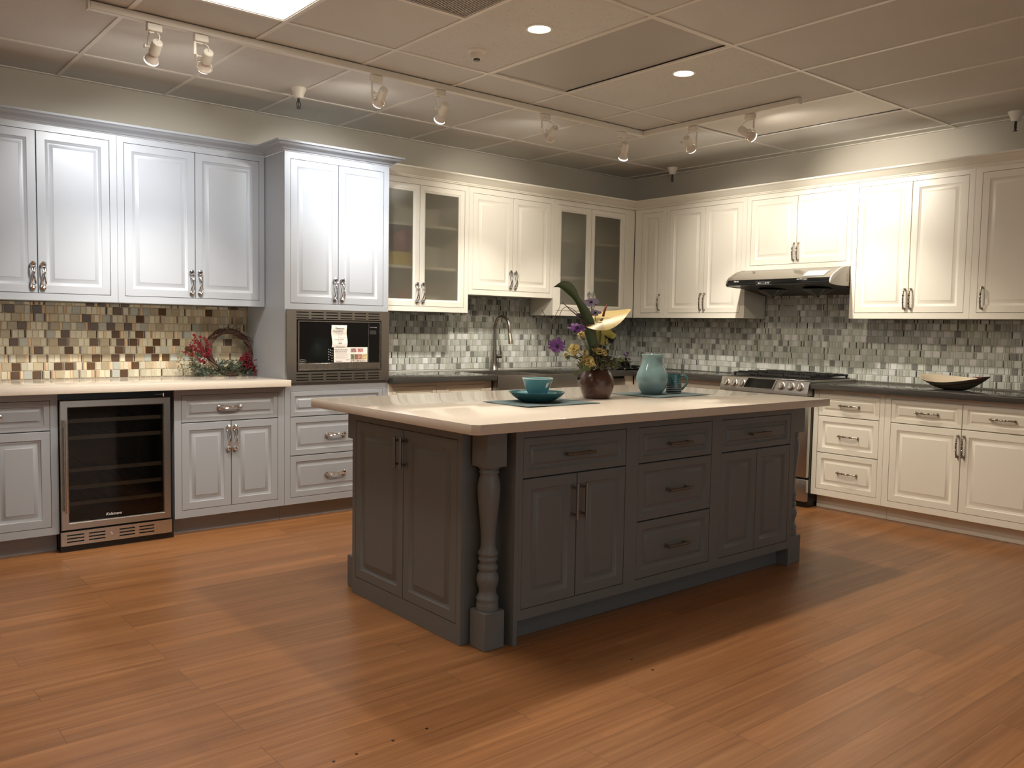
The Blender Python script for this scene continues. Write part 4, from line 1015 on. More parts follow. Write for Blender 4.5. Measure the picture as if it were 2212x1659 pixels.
for xx in (-0.06, 0.012):
    for k in range(6): g.box(xx, xx+0.048-(k % 3)*0.007, -0.0013, -0.0009, 0.012+k*0.0075, 0.0145+k*0.0075)
g.obj('fine_print', M['inkgrey'], ob)

# ------------------------------------------------------------------ island
t = thing('kitchen_island', 'dark grey kitchen island with turned corner posts', 'island', (-3.09, -2.58, 0))
IX, IY = -3.09, -2.58
def bx(g, x0, x1, y0, y1, z0, z1, b=0): g.box(x0-IX, x1-IX, y0-IY, y1-IY, z0, z1, b)
ir = -1.965
g = G(); bx(g, -4.213, ir-0.022, -3.005, -2.145, 0.001, 0.874); bx(g, -4.050, -2.130, -3.1185, -3.0055, 0.101, 0.874); bx(g, -4.050, -2.130, -2.1445, -2.03, 0.101, 0.874); g.obj('carcass', M['isl'], t)
g = G(); bx(g, -4.050, -2.130, -3.068, -3.0055, 0.001, 0.100); bx(g, -4.050, -2.130, -2.1445, -2.09, 0.001, 0.100); g.obj('toe_kick', M['isl'], t)
for x0, x1 in ((-4.071, -4.0505), (-2.1295, -2.108)):
    for y0, y1 in ((-3.1395, -3.0055), (-2.1445, -2.012)):
        g = G(); bx(g, x0, x1, y0, y1, 0.001, 0.874); g.obj('corner_board', M['isl'], t)
# front frame and its drawers and doors
sub = [(-4.033, -3.436, 0.141, 0.835), (-3.355, -2.828, 0.143, 0.835), (-2.751, -2.150, 0.143, 0.835)]
frame_mesh(-4.050-IX, -2.130-IX, 0.100, 0.874, [(a-IX, b-IX, c, d) for a, b, c, d in sub], -3.1395-IY).obj('face_frame', M['isl'], t)
fr_items = [('drawer', -4.033, -3.436, 0.671, 0.835, (-3.735, 0.755, 'h', 0.165, 0.004))]+pairdoors(-4.033, -3.733, -3.436, 0.141, 0.670, (0.478, 0.628), 0.026)
fr_items += [('drawer', -3.355, -2.828, 0.671, 0.835, (-3.088, 0.750, 'h', 0.165, 0.004)), ('drawer', -3.355, -2.828, 0.407, 0.670, (-3.088, 0.535, 'h', 0.165)), ('drawer', -3.355, -2.828, 0.143, 0.406, (-3.088, 0.272, 'h', 0.165))]
fr_items += [('drawer', -2.751, -2.150, 0.671, 0.835, (-2.455, 0.752, 'h', 0.165, 0.004)), ('door', -2.751, -2.450, 0.143, 0.670), ('door', -2.450, -2.150, 0.143, 0.670)]
for it in fr_items: add_front(t, it, -3.1395-IY, M['isl'], IX, 0, 'bar')
# end panel facing the camera side: a pair of tall doors
e = bpy.data.objects.new('end_panel', frame_mesh(2.142-2.575, 3.008-2.575, 0.001, 0.874, [(2.172-2.575, 2.978-2.575, 0.082, 0.825)], 0.0).mesh('end_panel', M['isl'])); C.objects.link(e)
e.parent = t; e.location = (-4.235-IX, -2.575-IY, 0); e.rotation_euler = (0, 0, -PI/2)
for it in pairdoors(2.172, 2.583, 2.978, 0.082, 0.825, (0.655, 0.793), 0.024): pass
def end_door(a, b, hu):
    a2, b2, c2, d2 = a+GAP, b-GAP, 0.082+GAP, 0.825-GAP
    o = ring_panel(b2-a2, d2-c2, door_rings(b2-a2, d2-c2)).obj('door', M['isl'], t, (-4.235-IX, -a2-IY, c2)); o.rotation_euler = (0, 0, -PI/2)
    part_label(link('handle', handle_mesh('bar', 0.138, False), o, (hu-a2, 0, 0.726-c2)), 'straight dark metal bar pull')
end_door(2.172, 2.583, 2.560); end_door(2.583, 2.978, 2.606)
g = G(); bx(g, ir-0.021, ir, -3.008, -2.142, 0.001, 0.874); g.obj('end_panel', M['isl'], t)
g = G(); bx(g, -4.050, -2.130, -2.0295, -2.012, 0.101, 0.874); g.obj('back_panel', M['isl'], t)
# posts
pp_ = [(0.044, 0.724), (0.0415, 0.716), (0.036, 0.7125), (0.0365, 0.709), (0.0395, 0.705), (0.0395, 0.700), (0.036, 0.696), (0.0355, 0.690), (0.039, 0.680), (0.0435, 0.660), (0.0455, 0.640), (0.0445, 0.61), (0.0405, 0.565), (0.035, 0.515), (0.0305, 0.465), (0.029, 0.435), (0.0295, 0.41), (0.034, 0.392), (0.0405, 0.382), (0.0405, 0.376), (0.036, 0.370), (0.035, 0.366), (0.0385, 0.360), (0.0385, 0.353), (0.034, 0.348), (0.033, 0.338), (0.0365, 0.333), (0.0395, 0.325), (0.0385, 0.314), (0.034, 0.309), (0.036, 0.303), (0.042, 0.292), (0.045, 0.277), (0.043, 0.26), (0.0365, 0.240), (0.0345, 0.228), (0.037, 0.214), (0.044, 0.203), (0.0455, 0.196), (0.042, 0.188), (0.044, 0.180), (0.0455, 0.170), (0.044, 0.153)]
first = None
for cx, cy in ((-4.149, -3.071), (-4.149, -2.079), (-2.031, -3.071), (-2.031, -2.079)):
    if first is None:
        g = G(); g.box(-0.049, 0.049, -0.049, 0.049, 0.001, 0.152, 0.0015); g.box(-0.049, 0.049, -0.049, 0.049, 0.7245, 0.874, 0.0015); g.lathe(list(reversed(pp_)), seg=32)
        first = g.obj('turned_post', M['isl'], t, (cx-IX, cy-IY, 0))
    else: dup(first, t, (cx-IX, cy-IY, 0))
ch = 0.024
ix0, ix1, iy0, iy1 = -4.350, -1.933, -3.238, -1.94
g = G(); g.prism([(ix0+ch, iy0), (ix1-0.004, iy0), (ix1, iy0+0.004), (ix1, iy1-ch), (ix1-ch, iy1), (ix0+0.004, iy1), (ix0, iy1-0.004), (ix0, iy0+ch)], 0.8755, 0.914, 0.0015)
tag(g.obj('countertop', M['quartz']), 'large pale stone countertop on the dark grey island', 'countertop')
ZI = 0.9145

# ------------------------------------------------------------------ things on the island
M['linen'] = plain('teal_ribbed_cotton', (0.115, 0.165, 0.175), 0.9, var=0.15, scale=30, bump=0.8, bscale=320, stretch=(1, 3, 1))
def placemat(x0, x1, y0, y1, label, seed):
    rnd = random.Random(seed); g = G(); rows = []; n, m = 18, 14
    ph = rnd.random()*6
    for k in range(2):
        pass
    def zz(i, j):
        a = i/n; b = j/m
        return 0.0010+0.0022*(0.5+0.5*math.sin(9*a+ph))*(1-b)**3+0.0015*(0.5+0.5*math.sin(7*b+ph*2))*(1-a)**4
    cx, cy = (x0+x1)/2, (y0+y1)/2
    topv = [[(x0+(x1-x0)*i/n-cx, y0+(y1-y0)*j/m-cy+0.002*math.sin(3*i/n+ph), zz(i, j)+0.0022) for i in range(n+1)] for j in range(m+1)]
    V = g.quads(topv)
    r = bmesh.ops.extrude_face_region(g.bm, geom=g.bm.faces[:])
    for v in [q for q in r['geom'] if isinstance(q, bmesh.types.BMVert)]: v.co.z -= 0.0022
    o = g.obj('placemat', M['linen'], None, (cx, cy, ZI-0.0006)); return tag(o, label, 'placemat', 'teal placemats on the island')
placemat(-3.737, -3.286, -2.825, -2.492, 'teal cloth placemat under the plates and bowl', 1)
placemat(-2.790, -2.346, -2.757, -2.424, 'teal cloth placemat under the blue pitcher and mug', 2)
ZM = ZI+0.0058
def glaze(name, col, rough=0.12, var=0.12): return plain(name, col, rough, var=var, scale=14, rvar=0.03)
M['teal'] = glaze('teal_glaze', (0.10, 0.265, 0.31)); M['tealdark'] = glaze('dark_teal_glaze', (0.03, 0.10, 0.115)); M['aqua'] = glaze('aqua_glaze', (0.205, 0.325, 0.345), 0.10); M['rim'] = glaze('pale_glaze_rim', (0.45, 0.62, 0.60))
cx, cy = -3.517, -2.628
t = thing('dinner_plate', 'dark teal dinner plate on the placemat', 'plate', (cx, cy, ZM))
g = G(); g.lathe([(0.0, 0.0), (0.075, 0.0), (0.082, 0.003), (0.115, 0.024), (0.134, 0.041), (0.1355, 0.044), (0.133, 0.0445), (0.113, 0.029), (0.082, 0.0085), (0.0, 0.007)], seg=48); g.obj('dish', M['tealdark'], t)
g = G(); g.lathe([(0.1345, 0.0442), (0.1355, 0.0455), (0.132, 0.0455), (0.1315, 0.0445)], seg=48, cap=False); g.obj('rim', M['teal'], t)
t = thing('side_plate', 'smaller teal plate stacked inside the dinner plate', 'plate', (cx, cy, ZM+0.0105))
g = G(); g.lathe([(0.0, 0.0), (0.055, 0.0), (0.060, 0.003), (0.088, 0.020), (0.096, 0.028), (0.0955, 0.0305), (0.085, 0.0225), (0.06, 0.0095), (0.0, 0.008)], seg=48); g.obj('dish', M['teal'], t)
t = thing('bowl', 'teal flared bowl with a white price sticker, on the stacked plates', 'bowl', (cx+0.004, cy, ZM+0.0215))
prof = [(0.0, 0.0), (0.036, 0.0), (0.041, 0.004), (0.055, 0.035), (0.0735, 0.086), (0.0725, 0.0885), (0.0690, 0.086), (0.051, 0.036), (0.037, 0.009), (0.0, 0.007)]
g = G(); g.lathe(prof, seg=48); g.obj('body', M['teal'], t)
g = G(); g.lathe([(0.0738, 0.0855), (0.0742, 0.088), (0.0725, 0.0898), (0.0690, 0.0885), (0.0688, 0.0868)], seg=48, cap=False); g.obj('rim', M['rim'], t)
g = G(); a0 = -1.62
def bs_(a, z): r = 0.055+(0.0735-0.055)*(z-0.035)/0.051+0.0006; return (r*math.cos(a), r*math.sin(a), z)
g.quads([[bs_(a0+0.25*i/3, 0.044+0.022*j/2+0.006*i/3) for i in range(4)] for j in range(3)]); st_ = g.obj('price_sticker', M['paper'], t)

# round brown vase
cx, cy = -3.077, -2.594
M['vase'] = plain('dark_brown_ceramic', (0.060, 0.026, 0.016), 0.24, var=0.35, scale=5)
vase = thing('vase', 'round dark brown ceramic vase in the middle of the island', 'vase', (cx, cy, ZI))
g = G(); g.lathe([(0.0, 0.0), (0.062, 0.0), (0.067, 0.004), (0.078, 0.030), (0.0865, 0.062), (0.0875, 0.085), (0.083, 0.108), (0.072, 0.130), (0.056, 0.147), (0.050, 0.150), (0.046, 0.148), (0.050, 0.142), (0.0665, 0.126), (0.077, 0.105), (0.081, 0.085), (0.080, 0.062), (0.06, 0.012), (0.0, 0.010)], seg=48); g.obj('body', M['vase'], vase)

# the arrangement
fx, fy = cx, cy
arr = thing('flower_arrangement', 'artificial flower arrangement with anthurium and purple daisies in the brown vase', 'flowers', (fx, fy, ZI+0.14))
def FP(x, y, z): return Vector((x-fx, y-fy, z-(ZI+0.14)))
M['leaf'] = plain('deep_green_leaf', (0.030, 0.060, 0.014), 0.35, var=0.25, scale=30)
M['leaf2'] = plain('olive_leaf', (0.10, 0.12, 0.035), 0.5, var=0.3, scale=60)
M['cream_petal'] = plain('cream_spathe', (0.42, 0.33, 0.14), 0.4, var=0.10, scale=25)
M['lime_petal'] = plain('lime_spathe', (0.34, 0.31, 0.07), 0.35, var=0.25, scale=25)
M['spadix'] = plain('red_spadix', (0.20, 0.03, 0.015), 0.5, var=0.2, scale=80)
M['purple'] = plain('purple_petal', (0.10, 0.022, 0.135), 0.75, var=0.3, scale=60)
M['darkpurple'] = plain('dark_violet_petal', (0.020, 0.007, 0.028), 0.8, var=0.3, scale=60)
M['yellow'] = plain('yellow_petal', (0.48, 0.36, 0.12), 0.6, var=0.15, scale=50)
M['stem'] = plain('grey_green_stem', (0.09, 0.10, 0.05), 0.6, var=0.2, scale=40)
M['twig'] = plain('dark_red_twig', (0.075, 0.030, 0.022), 0.5, var=0.3, scale=60)
M['moss'] = plain('curly_moss', (0.055, 0.055, 0.025), 0.9, var=0.5, scale=80)
M['curl'] = plain('pale_curled_fibre', (0.22, 0.21, 0.12), 0.8, var=0.4, scale=80)
cl = [(-3.105, 1.07), (-3.117, 1.163), (-3.133, 1.219), (-3.151, 1.274), (-3.175, 1.329), (-3.209, 1.375), (-3.249, 1.416), (-3.282, 1.45), (-3.335, 1.48), (-3.382, 1.482), (-3.425, 1.467)]
hwid = [0.010, 0.0175, 0.0245, 0.026, 0.0245, 0.019, 0.0115, 0.0215, 0.0245, 0.0135, 0.001]
yo = [0.0, -0.003, -0.006, -0.010, -0.012, -0.012, -0.012, -0.016, -0.024, -0.030, -0.034]
g = G(); rows = []
cb = []
for i in range(len(cl)-1):
    for k in range(3): 
        s = k/3; cb.append((cl[i][0]*(1-s)+cl[i+1][0]*s, cl[i][1]*(1-s)+cl[i+1][1]*s, hwid[i]*(1-s)+hwid[i+1]*s, yo[i]*(1-s)+yo[i+1]*s))
cb.append((*cl[-1], hwid[-1], yo[-1]))
for _ in range(2): cb = [cb[0]]+[tuple((cb[i-1][q]+2*cb[i][q]+cb[i+1][q])/4 for q in range(4)) for i in range(1, len(cb)-1)]+[cb[-1]]
for i, (x, z, hw_, y) in enumerate(cb):
    a = cb[max(0, i-1)]; b = cb[min(len(cb)-1, i+1)]
    tn = Vector((b[0]-a[0], b[1]-a[1])).normalized(); nx, nz = -tn.y, tn.x
    tw = 0.75 if i < 20 else 0.9
    rows.append([FP(x+nx*hw_*s, -2.60+y+0.55*hw_*s+0.006*(1-abs(s)), z+nz*hw_*s) for s in (-1, -0.5, 0, 0.5, 1)])
g.quads(rows); part_label(g.obj('large_leaf', M['leaf'], arr), 'tall dark green strap leaf')
# anthurium spathe: tilted heart
def spathe(c, ax, bx_, nrm_, mat, name, notch=0.35, cup=0.18, wave=0.0):
    rows = []; n = 36
    for r in [0.001, 0.2, 0.4, 0.6, 0.8, 0.92, 1.0]:
        row = []
        for k in range(n):
            th = 2*PI*k/n
            hr = 1.0-notch*math.exp(-((math.atan2(math.sin(th-PI), math.cos(th-PI)))/0.38)**2)+0.12*math.exp(-(math.atan2(math.sin(th), math.cos(th))/0.22)**2)
            u, v = r*hr*math.cos(th), r*hr*math.sin(th)
            row.append(Vector(c)+Vector(ax)*u+Vector(bx_)*v+Vector(nrm_)*(cup*r*r*(math.cos(2*th)*0.35-0.25)+wave*r*r*math.sin(3*th+1)))
        rows.append(row)
    g = G(); g.quads(rows, closed_u=True); return g.obj(name, mat, arr)
sp = spathe(FP(-3.032, -2.600, 1.328), (0.150, -0.02, 0.034), (-0.070, -0.075, -0.046), (-0.02, -0.04, 0.07), M['cream_petal'], 'anthurium_flower', 0.3, 0.35, 0.10)
g = G(); g.tube([FP(-3.049, -2.601, 1.334), FP(-3.049, -2.606, 1.355), FP(-3.043, -2.610, 1.378), FP(-3.031, -2.612, 1.397)], [0.0065, 0.0062, 0.0055, 0.003], 10); g.obj('spadix', M['spadix'], sp)
g = G(); g.tube([FP(-3.05, -2.598, 1.325), FP(-3.062, -2.597, 1.26), FP(-3.07, -2.596, 1.18), FP(-3.073, -2.594, 1.06)], 0.0038, 8); g.obj('stem', M['stem'], sp)
sp = spathe(FP(-3.045, -2.590, 1.252), (0.085, 0.0, -0.034), (0.022, -0.055, 0.040), (-0.02, -0.04, 0.08), M['lime_petal'], 'anthurium_flower', 0.3, 0.5, 0.12)
g = G(); g.tube([FP(-3.05, -2.59, 1.245), FP(-3.065, -2.592, 1.17), FP(-3.07, -2.594, 1.06)], 0.0036, 8); g.obj('stem', M['stem'], sp)
def daisy(c, n, r, mat, stem_to, ctr=True, nm='purple_flower', flat=0.3, seed=0, tilt=(0, -0.6, 0.8)):
    rnd = random.Random(seed); nz = Vector(tilt).normalized(); nx = nz.orthogonal().normalized(); ny = nz.cross(nx); c = Vector(c)
    g = G()
    for k in range(n):
        a = 2*PI*k/n+rnd.uniform(-0.15, 0.15); rr = r*rnd.uniform(0.8, 1.1); d_ = nx*math.cos(a)+ny*math.sin(a); s_ = nz.cross(d_)
        lift = rnd.uniform(-0.35, 0.45)*flat*rr; wv = rr*min(0.50, 2.9/n)
        g.quads([[c+d_*0.15*rr-s_*wv*0.3, c+d_*0.15*rr+s_*wv*0.3], [c+d_*rr*0.55-s_*wv+nz*lift*0.5, c+d_*rr*0.55+s_*wv+nz*lift*0.5], [c+d_*rr*0.9-s_*wv*0.8+nz*lift, c+d_*rr*0.9+s_*wv*0.8+nz*lift], [c+d_*rr-s_*wv*0.1+nz*lift, c+d_*rr+s_*wv*0.1+nz*lift]])
    o = g.obj(nm, mat, arr)
    if ctr:
        g = G(); g.ball(c+nz*0.003, r*0.2, 8, 6); g.obj('flower_centre', M['darkpurple'] if mat is not M['yellow'] else M['lime_petal'], o)
    if stem_to is not None:
        g = G(); e = Vector(stem_to); mid = (c+e)/2+Vector((0, 0, 0.012)); g.tube([c*(1-k)**2+mid*2*k*(1-k)+e*k*k for k in [i/6 for i in range(7)]], 0.0016, 6); g.obj('stem', M['stem'], o)
    return o
base_ = FP(-3.09, -2.595, 1.065)
daisy(FP(-3.158, -2.62, 1.403), 7, 0.042, M['darkpurple'], base_, seed=3, flat=0.5, tilt=(-0.35, -0.45, 0.85))
daisy(FP(-3.092, -2.585, 1.352), 7, 0.032, M['darkpurple'], base_, seed=4, flat=0.5, tilt=(-0.35, -0.45, 0.85))
daisy(FP(-3.244, -2.61, 1.272), 14, 0.045, M['purple'], base_, seed=5, tilt=(-0.3, -0.35, 0.9))
daisy(FP(-3.366, -2.60, 1.184), 22, 0.043, M['purple'], base_, seed=6, tilt=(-0.9, -0.75, 0.25))
daisy(FP(-3.219, -2.60, 1.337), 6, 0.018, M['darkpurple'], base_, seed=7, flat=1.0)
daisy(FP(-2.990, -2.60, 1.215), 7, 0.024, M['darkpurple'], base_, seed=8, flat=0.7)
daisy(FP(-3.035, -2.61, 1.231), 6, 0.014, M['darkpurple'], None, seed=9, flat=0.7)
def ruffle(c, r, seed, tilt, nm='yellow_flower', st=True):
    rnd = random.Random(seed); nz = Vector(tilt).normalized(); nx = nz.orthogonal().normalized(); ny = nz.cross(nx); c = Vector(c)
    g = G()
    for L_ in range(3):
        rows = []
        for q, (rr, hh) in enumerate(((0.12, -0.25), (0.45, 0.05), (0.8, 0.18), (1.0, 0.12))):
            row = []
            for k in range(20):
                a = 2*PI*k/20
                rad = r*rr*(1-0.24*L_)*(1+0.14*math.sin(5*a+L_*1.3)*rr)
                row.append(c+(nx*math.cos(a)+ny*math.sin(a))*rad+nz*(r*(hh+0.25*L_*0.6)+r*0.10*rr*math.sin(7*a+seed+L_)))
            rows.append(row)
        g.quads(rows, closed_u=True)
    o = g.obj(nm, M['yellow'], arr)
    if st:
        g = G(); g.tube([c, (c+base_)/2+Vector((0, 0, 0.01)), base_], 0.0022, 6); g.obj('stem', M['stem'], o)
ruffle(FP(-3.262, -2.615, 1.165), 0.030, 1, (-0.7, -0.6, 0.3)); ruffle(FP(-3.205, -2.625, 1.148), 0.026, 2, (0.5, -0.8, -0.1)); ruffle(FP(-3.100, -2.63, 1.150), 0.042, 3, (0.05, -0.45, 1)); ruffle(FP(-3.180, -2.63, 1.104), 0.038, 4, (-0.3, -0.8, 0.6))
ruffle(FP(-3.304, -2.60, 1.139), 0.013, 5, (-0.5, -0.4, 0.8)); ruffle(FP(-3.180, -2.58, 1.238), 0.020, 6, (-0.6, -0.6, 0.3))
g = G()
v1 = [(-3.471, 1.356), (-3.416, 1.293), (-3.383, 1.328), (-3.353, 1.371), (-3.349, 1.394)]
g.tube([FP(x, -2.60, z) for x, z in v1], 0.0014, 6)
v1 = [(-3.349, 1.396), (-3.295, 1.361), (-3.241, 1.331), (-3.174, 1.289), (-3.117, 1.239), (-3.092, 1.175), (-3.09, 1.07)]
g.tube([FP(x, -2.615, z) for x, z in v1], [0.002, 0.0026, 0.003, 0.0032, 0.0034, 0.0034, 0.0034], 8)
v1 = [(-3.357, 1.332), (-3.342, 1.363), (-3.311, 1.378), (-3.268, 1.365), (-3.225, 1.339), (-3.185, 1.301)]
g.tube([FP(x, -2.605, z) for x, z in v1], 0.0016, 6)
part_label(g.obj('curly_twig', M['twig'], arr), 'thin bent dark red twigs')
rnd = random.Random(8)
g = G()
for k in range(230):
    a = rnd.uniform(0, 2*PI); rr = abs(rnd.gauss(0, 0.046)); h = 1.068+rnd.random()*0.115*max(0.12, 1-rr/0.12)
    c = Vector((cx+0.012+rr*math.cos(a)*1.25, cy+rr*math.sin(a), h)); r_ = rnd.uniform(0.006, 0.012)
    n1 = Vector((rnd.gauss(0, 1), rnd.gauss(0, 1), rnd.gauss(0, 1))).normalized(); n2 = n1.orthogonal().normalized(); n3 = n1.cross(n2)
    g.tube([FP(*(c+(n2*math.cos(q)+n3*math.sin(q))*r_+n1*0.0025*q)) for q in [0.55*i for i in range(int(rnd.uniform(5, 11)))]], 0.0013, 4)
o = g.obj('curled_fibre', M['curl'], arr); o['kind'] = 'stuff'
g = G()
for k in range(700):
    a = rnd.uniform(0, 2*PI); rr = min(0.088, abs(rnd.gauss(0, 0.050))); h = 1.064+rnd.random()*0.115*max(0.1, 1-rr/0.11)
    c = FP(cx+0.008+rr*math.cos(a)*1.2, cy+rr*math.sin(a), h)
    d_ = Vector((math.cos(a)*1.2, math.sin(a), rnd.uniform(-0.2, 1.4))).normalized()*rnd.uniform(0.016, 0.036); s_ = d_.cross(Vector((rnd.random(), rnd.random(), rnd.random()))).normalized()*rnd.uniform(0.002, 0.0045)
    g.face([c-s_*0.3, c+d_*0.5-s_, c+d_, c+d_*0.5+s_], True)
o = g.obj('moss', M['moss'], arr, recalc=False); o['kind'] = 'stuff'
def sprig(pts, n, size, mat, nm, seed):
    rnd = random.Random(seed); g = G(); P_ = [FP(*p) for p in pts]; g.tube(P_, 0.0016, 5)
    for k in range(n):
        s = (k+0.5)/n*(len(P_)-1); i = min(len(P_)-2, int(s)); f = s-i; c = P_[i]*(1-f)+P_[i+1]*f
        d_ = Vector((rnd.gauss(0, 1), rnd.gauss(0, 0.7), rnd.gauss(0.2, 1))).normalized()*size*rnd.uniform(0.7, 1.2); s_ = d_.cross(Vector((rnd.random(), 1, rnd.random()))).normalized()*size*0.36
        g.quads([[c, c], [c+d_*0.45-s_, c+d_*0.45+s_+Vector((0, 0, 0.001))], [c+d_*0.8-s_*0.6, c+d_*0.8+s_*0.6], [c+d_, c+d_*1.001]], smooth=True) if False else g.face([c, c+d_*0.4-s_, c+d_*0.8-s_*0.55, c+d_, c+d_*0.8+s_*0.55, c+d_*0.4+s_], True)
    return g.obj(nm, mat, arr, recalc=False)
sprig([(-3.12, -2.61, 1.075), (-3.19, -2.63, 1.085), (-3.235, -2.635, 1.075), (-3.262, -2.64, 1.055)], 12, 0.034, M['leaf2'], 'leafy_sprig', 1)
sprig([(-3.12, -2.60, 1.09), (-3.20, -2.61, 1.125), (-3.27, -2.61, 1.13), (-3.30, -2.60, 1.137)], 10, 0.024, M['leaf2'], 'leafy_sprig', 2)
sprig([(-3.04, -2.60, 1.09), (-3.0, -2.60, 1.15), (-2.985, -2.60, 1.20)], 10, 0.022, M['leaf2'], 'leafy_sprig', 3)
sprig([(-3.05, -2.60, 1.08), (-2.99, -2.61, 1.10), (-2.93, -2.61, 1.108), (-2.905, -2.61, 1.10)], 10, 0.024, M['leaf2'], 'leafy_sprig', 4)
sprig([(-3.06, -2.59, 1.09), (-3.035, -2.60, 1.16), (-3.02, -2.60, 1.23)], 8, 0.018, M['moss'], 'leafy_sprig', 5)

# pitcher and mug
t = thing('pitcher', 'pale blue glazed pitcher on the placemat by the mug', 'pitcher', (-2.621, -2.568, ZI+0.0058))
g = G(); g.lathe([(0.0, 0.0), (0.052, 0.0), (0.056, 0.004), (0.074, 0.030), (0.0855, 0.062), (0.0875, 0.082), (0.083, 0.108), (0.071, 0.140), (0.059, 0.165), (0.0545, 0.183), (0.0555, 0.198), (0.0605, 0.213), (0.0595, 0.215), (0.056, 0.212), (0.050, 0.196), (0.049, 0.183), (0.053, 0.165), (0.066, 0.138), (0.078, 0.105), (0.082, 0.08), (0.06, 0.02), (0.0, 0.012)], seg=56)
g.obj('body', M['aqua'], t)
hdv = Vector((0.22, 0.97, 0)).normalized()
g = G(); pts = [hdv*0.055+Vector((0, 0, 0.197)), hdv*0.074+Vector((0, 0, 0.199)), hdv*0.088+Vector((0, 0, 0.182)), hdv*0.092+Vector((0, 0, 0.155)), hdv*0.088+Vector((0, 0, 0.128)), hdv*0.078+Vector((0, 0, 0.112))]
g.tube(pts, 0.0075, 10); g.obj('handle', M['aqua'], t)
def mug_mat():
    nd = N('dotted_teal_mug'); b = nd.bsdf((0.05, 0.12, 0.13), 0.15)
    tc = nd.n('TexCoord'); sx = nd.n('SeparateXYZ'); nd.l(tc.outputs['Object'], sx.inputs[0])
    v = nd.n('TexVoronoi'); v.inputs['Scale'].default_value = 95; v.inputs['Randomness'].default_value = 0.25; nd.l(tc.outputs['Object'], v.inputs[0])
    dots = nd.n('Math'); dots.operation = 'LESS_THAN'; dots.inputs[1].default_value = 0.24; nd.l(v.outputs['Distance'], dots.inputs[0])
    base = mix(nd, (0.045, 0.12, 0.135), (0.42, 0.55, 0.54), dots.outputs[0])
    ml = nd.n('Math'); ml.operation = 'MULTIPLY'; ml.inputs[1].default_value = 2*PI/0.0105; nd.l(sx.outputs[2], ml.inputs[0])
    sn = nd.n('Math'); sn.operation = 'SINE'; nd.l(ml.outputs[0], sn.inputs[0])
    gt = nd.n('Math'); gt.operation = 'GREATER_THAN'; gt.inputs[1].default_value = 0.35; nd.l(sn.outputs[0], gt.inputs[0])
    stripes = mix(nd, (0.018, 0.03, 0.035), (0.55, 0.60, 0.60), gt.outputs[0])
    lo = nd.n('Math'); lo.operation = 'LESS_THAN'; lo.inputs[1].default_value = 0.044; nd.l(sx.outputs[2], lo.inputs[0])
    nd.l(mix(nd, base, stripes, lo.outputs[0]), b.inputs['Base Color']); return nd.m
M['mug'] = mug_mat(); M['mughandle'] = glaze('teal_mug_handle', (0.06, 0.15, 0.17))
t = thing('mug', 'teal dotted and striped mug behind the blue pitcher', 'mug', (-2.452, -2.582, ZI+0.0058))
g = G(); g.lathe([(0.0, 0.0), (0.040, 0.0), (0.0435, 0.004), (0.0440, 0.030), (0.0405, 0.070), (0.0375, 0.098), (0.0375, 0.103), (0.0355, 0.103), (0.0352, 0.098), (0.038, 0.07), (0.04, 0.01), (0.0, 0.006)], seg=40); g.obj('body', M['mug'], t)
hv = Vector((0.70, -0.71, 0))
g = G(); g.tube([hv*0.038+Vector((0, 0, 0.092)), hv*0.054+Vector((0, 0, 0.098)), hv*0.071+Vector((0, 0, 0.088)), hv*0.076+Vector((0, 0, 0.066)), hv*0.068+Vector((0, 0, 0.044)), hv*0.052+Vector((0, 0, 0.026)), hv*0.043+Vector((0, 0, 0.018))], [0.007, 0.0068, 0.0065, 0.0062, 0.0060, 0.0058, 0.006], 10); g.obj('handle', M['mughandle'], t)

# ------------------------------------------------------------------ long dish on the far counter
M['olive'] = plain('olive_glaze', (0.155, 0.14, 0.095), 0.45, var=0.1, scale=20); M['creamglaze'] = plain('cream_glaze', (0.62, 0.52, 0.38), 0.5, var=0.05); M['redglaze'] = plain('dark_red_glaze', (0.12, 0.012, 0.014), 0.35, var=0.1)
t = thing('decorative_dish', 'long olive and cream decorative dish with a red edge on the dark counter', 'dish', (-0.30, -3.186, ZK-0.003+0.0005))
def dish(r, th, off=0.0):
    # th=0 towards -y (away from the range), plan ellipse
    a, b = 0.224, 0.125
    h = 0.079+0.014*math.cos(2*th+0.55)+0.016*math.sin(th+0.3)
    q = max(0.0, (r-0.30)/0.70)
    return Vector((b*r*math.sin(th)*(1-0.0*off), -a*r*math.cos(th), h*q**1.5+off))
n = 64
rs = [0.0, 0.15, 0.29, 0.36, 0.45, 0.55, 0.65, 0.75, 0.85, 0.93, 1.0]
g = G(); g.quads([[dish(max(r, 0.001), 2*PI*k/n) for k in range(n)] for r in rs], closed_u=True); g.obj('shell', M['olive'], t)
g = G(); g.quads([[dish(max(r, 0.001), 2*PI*k/n, 0.006)*Vector((0, 0, 0)).length+dish(max(r, 0.001), 2*PI*k/n, 0.006) for k in range(n)] for r in rs[:-2]+[0.9, 0.965]]+[[dish(1.0, 2*PI*k/n, 0.0008) for k in range(n)]], closed_u=True); ln = g.obj('lining', M['creamglaze'], t)
g = G(); rows = []
for r_, o_ in ((1.002, -0.001), (1.004, 0.0015), (0.985, 0.004)):
    rows.append([dish(r_, th, o_) for th in [-0.55+0.05*k for k in range(40)]])
rows2 = []
for k in range(26):
    th = -0.50+1.75*k/25; wd = 0.16*math.sin(PI*k/25)+0.005
    rows2.append([dish(1.0-wd*s, th, 0.0075*min(1, s*6+0.15)) for s in (0, 0.12, 0.3, 0.6, 1.0)])
g.quads(rows2); part_label(g.obj('red_lip', M['redglaze'], t), 'dark red lip inside the far end')
g = G(); rows = []
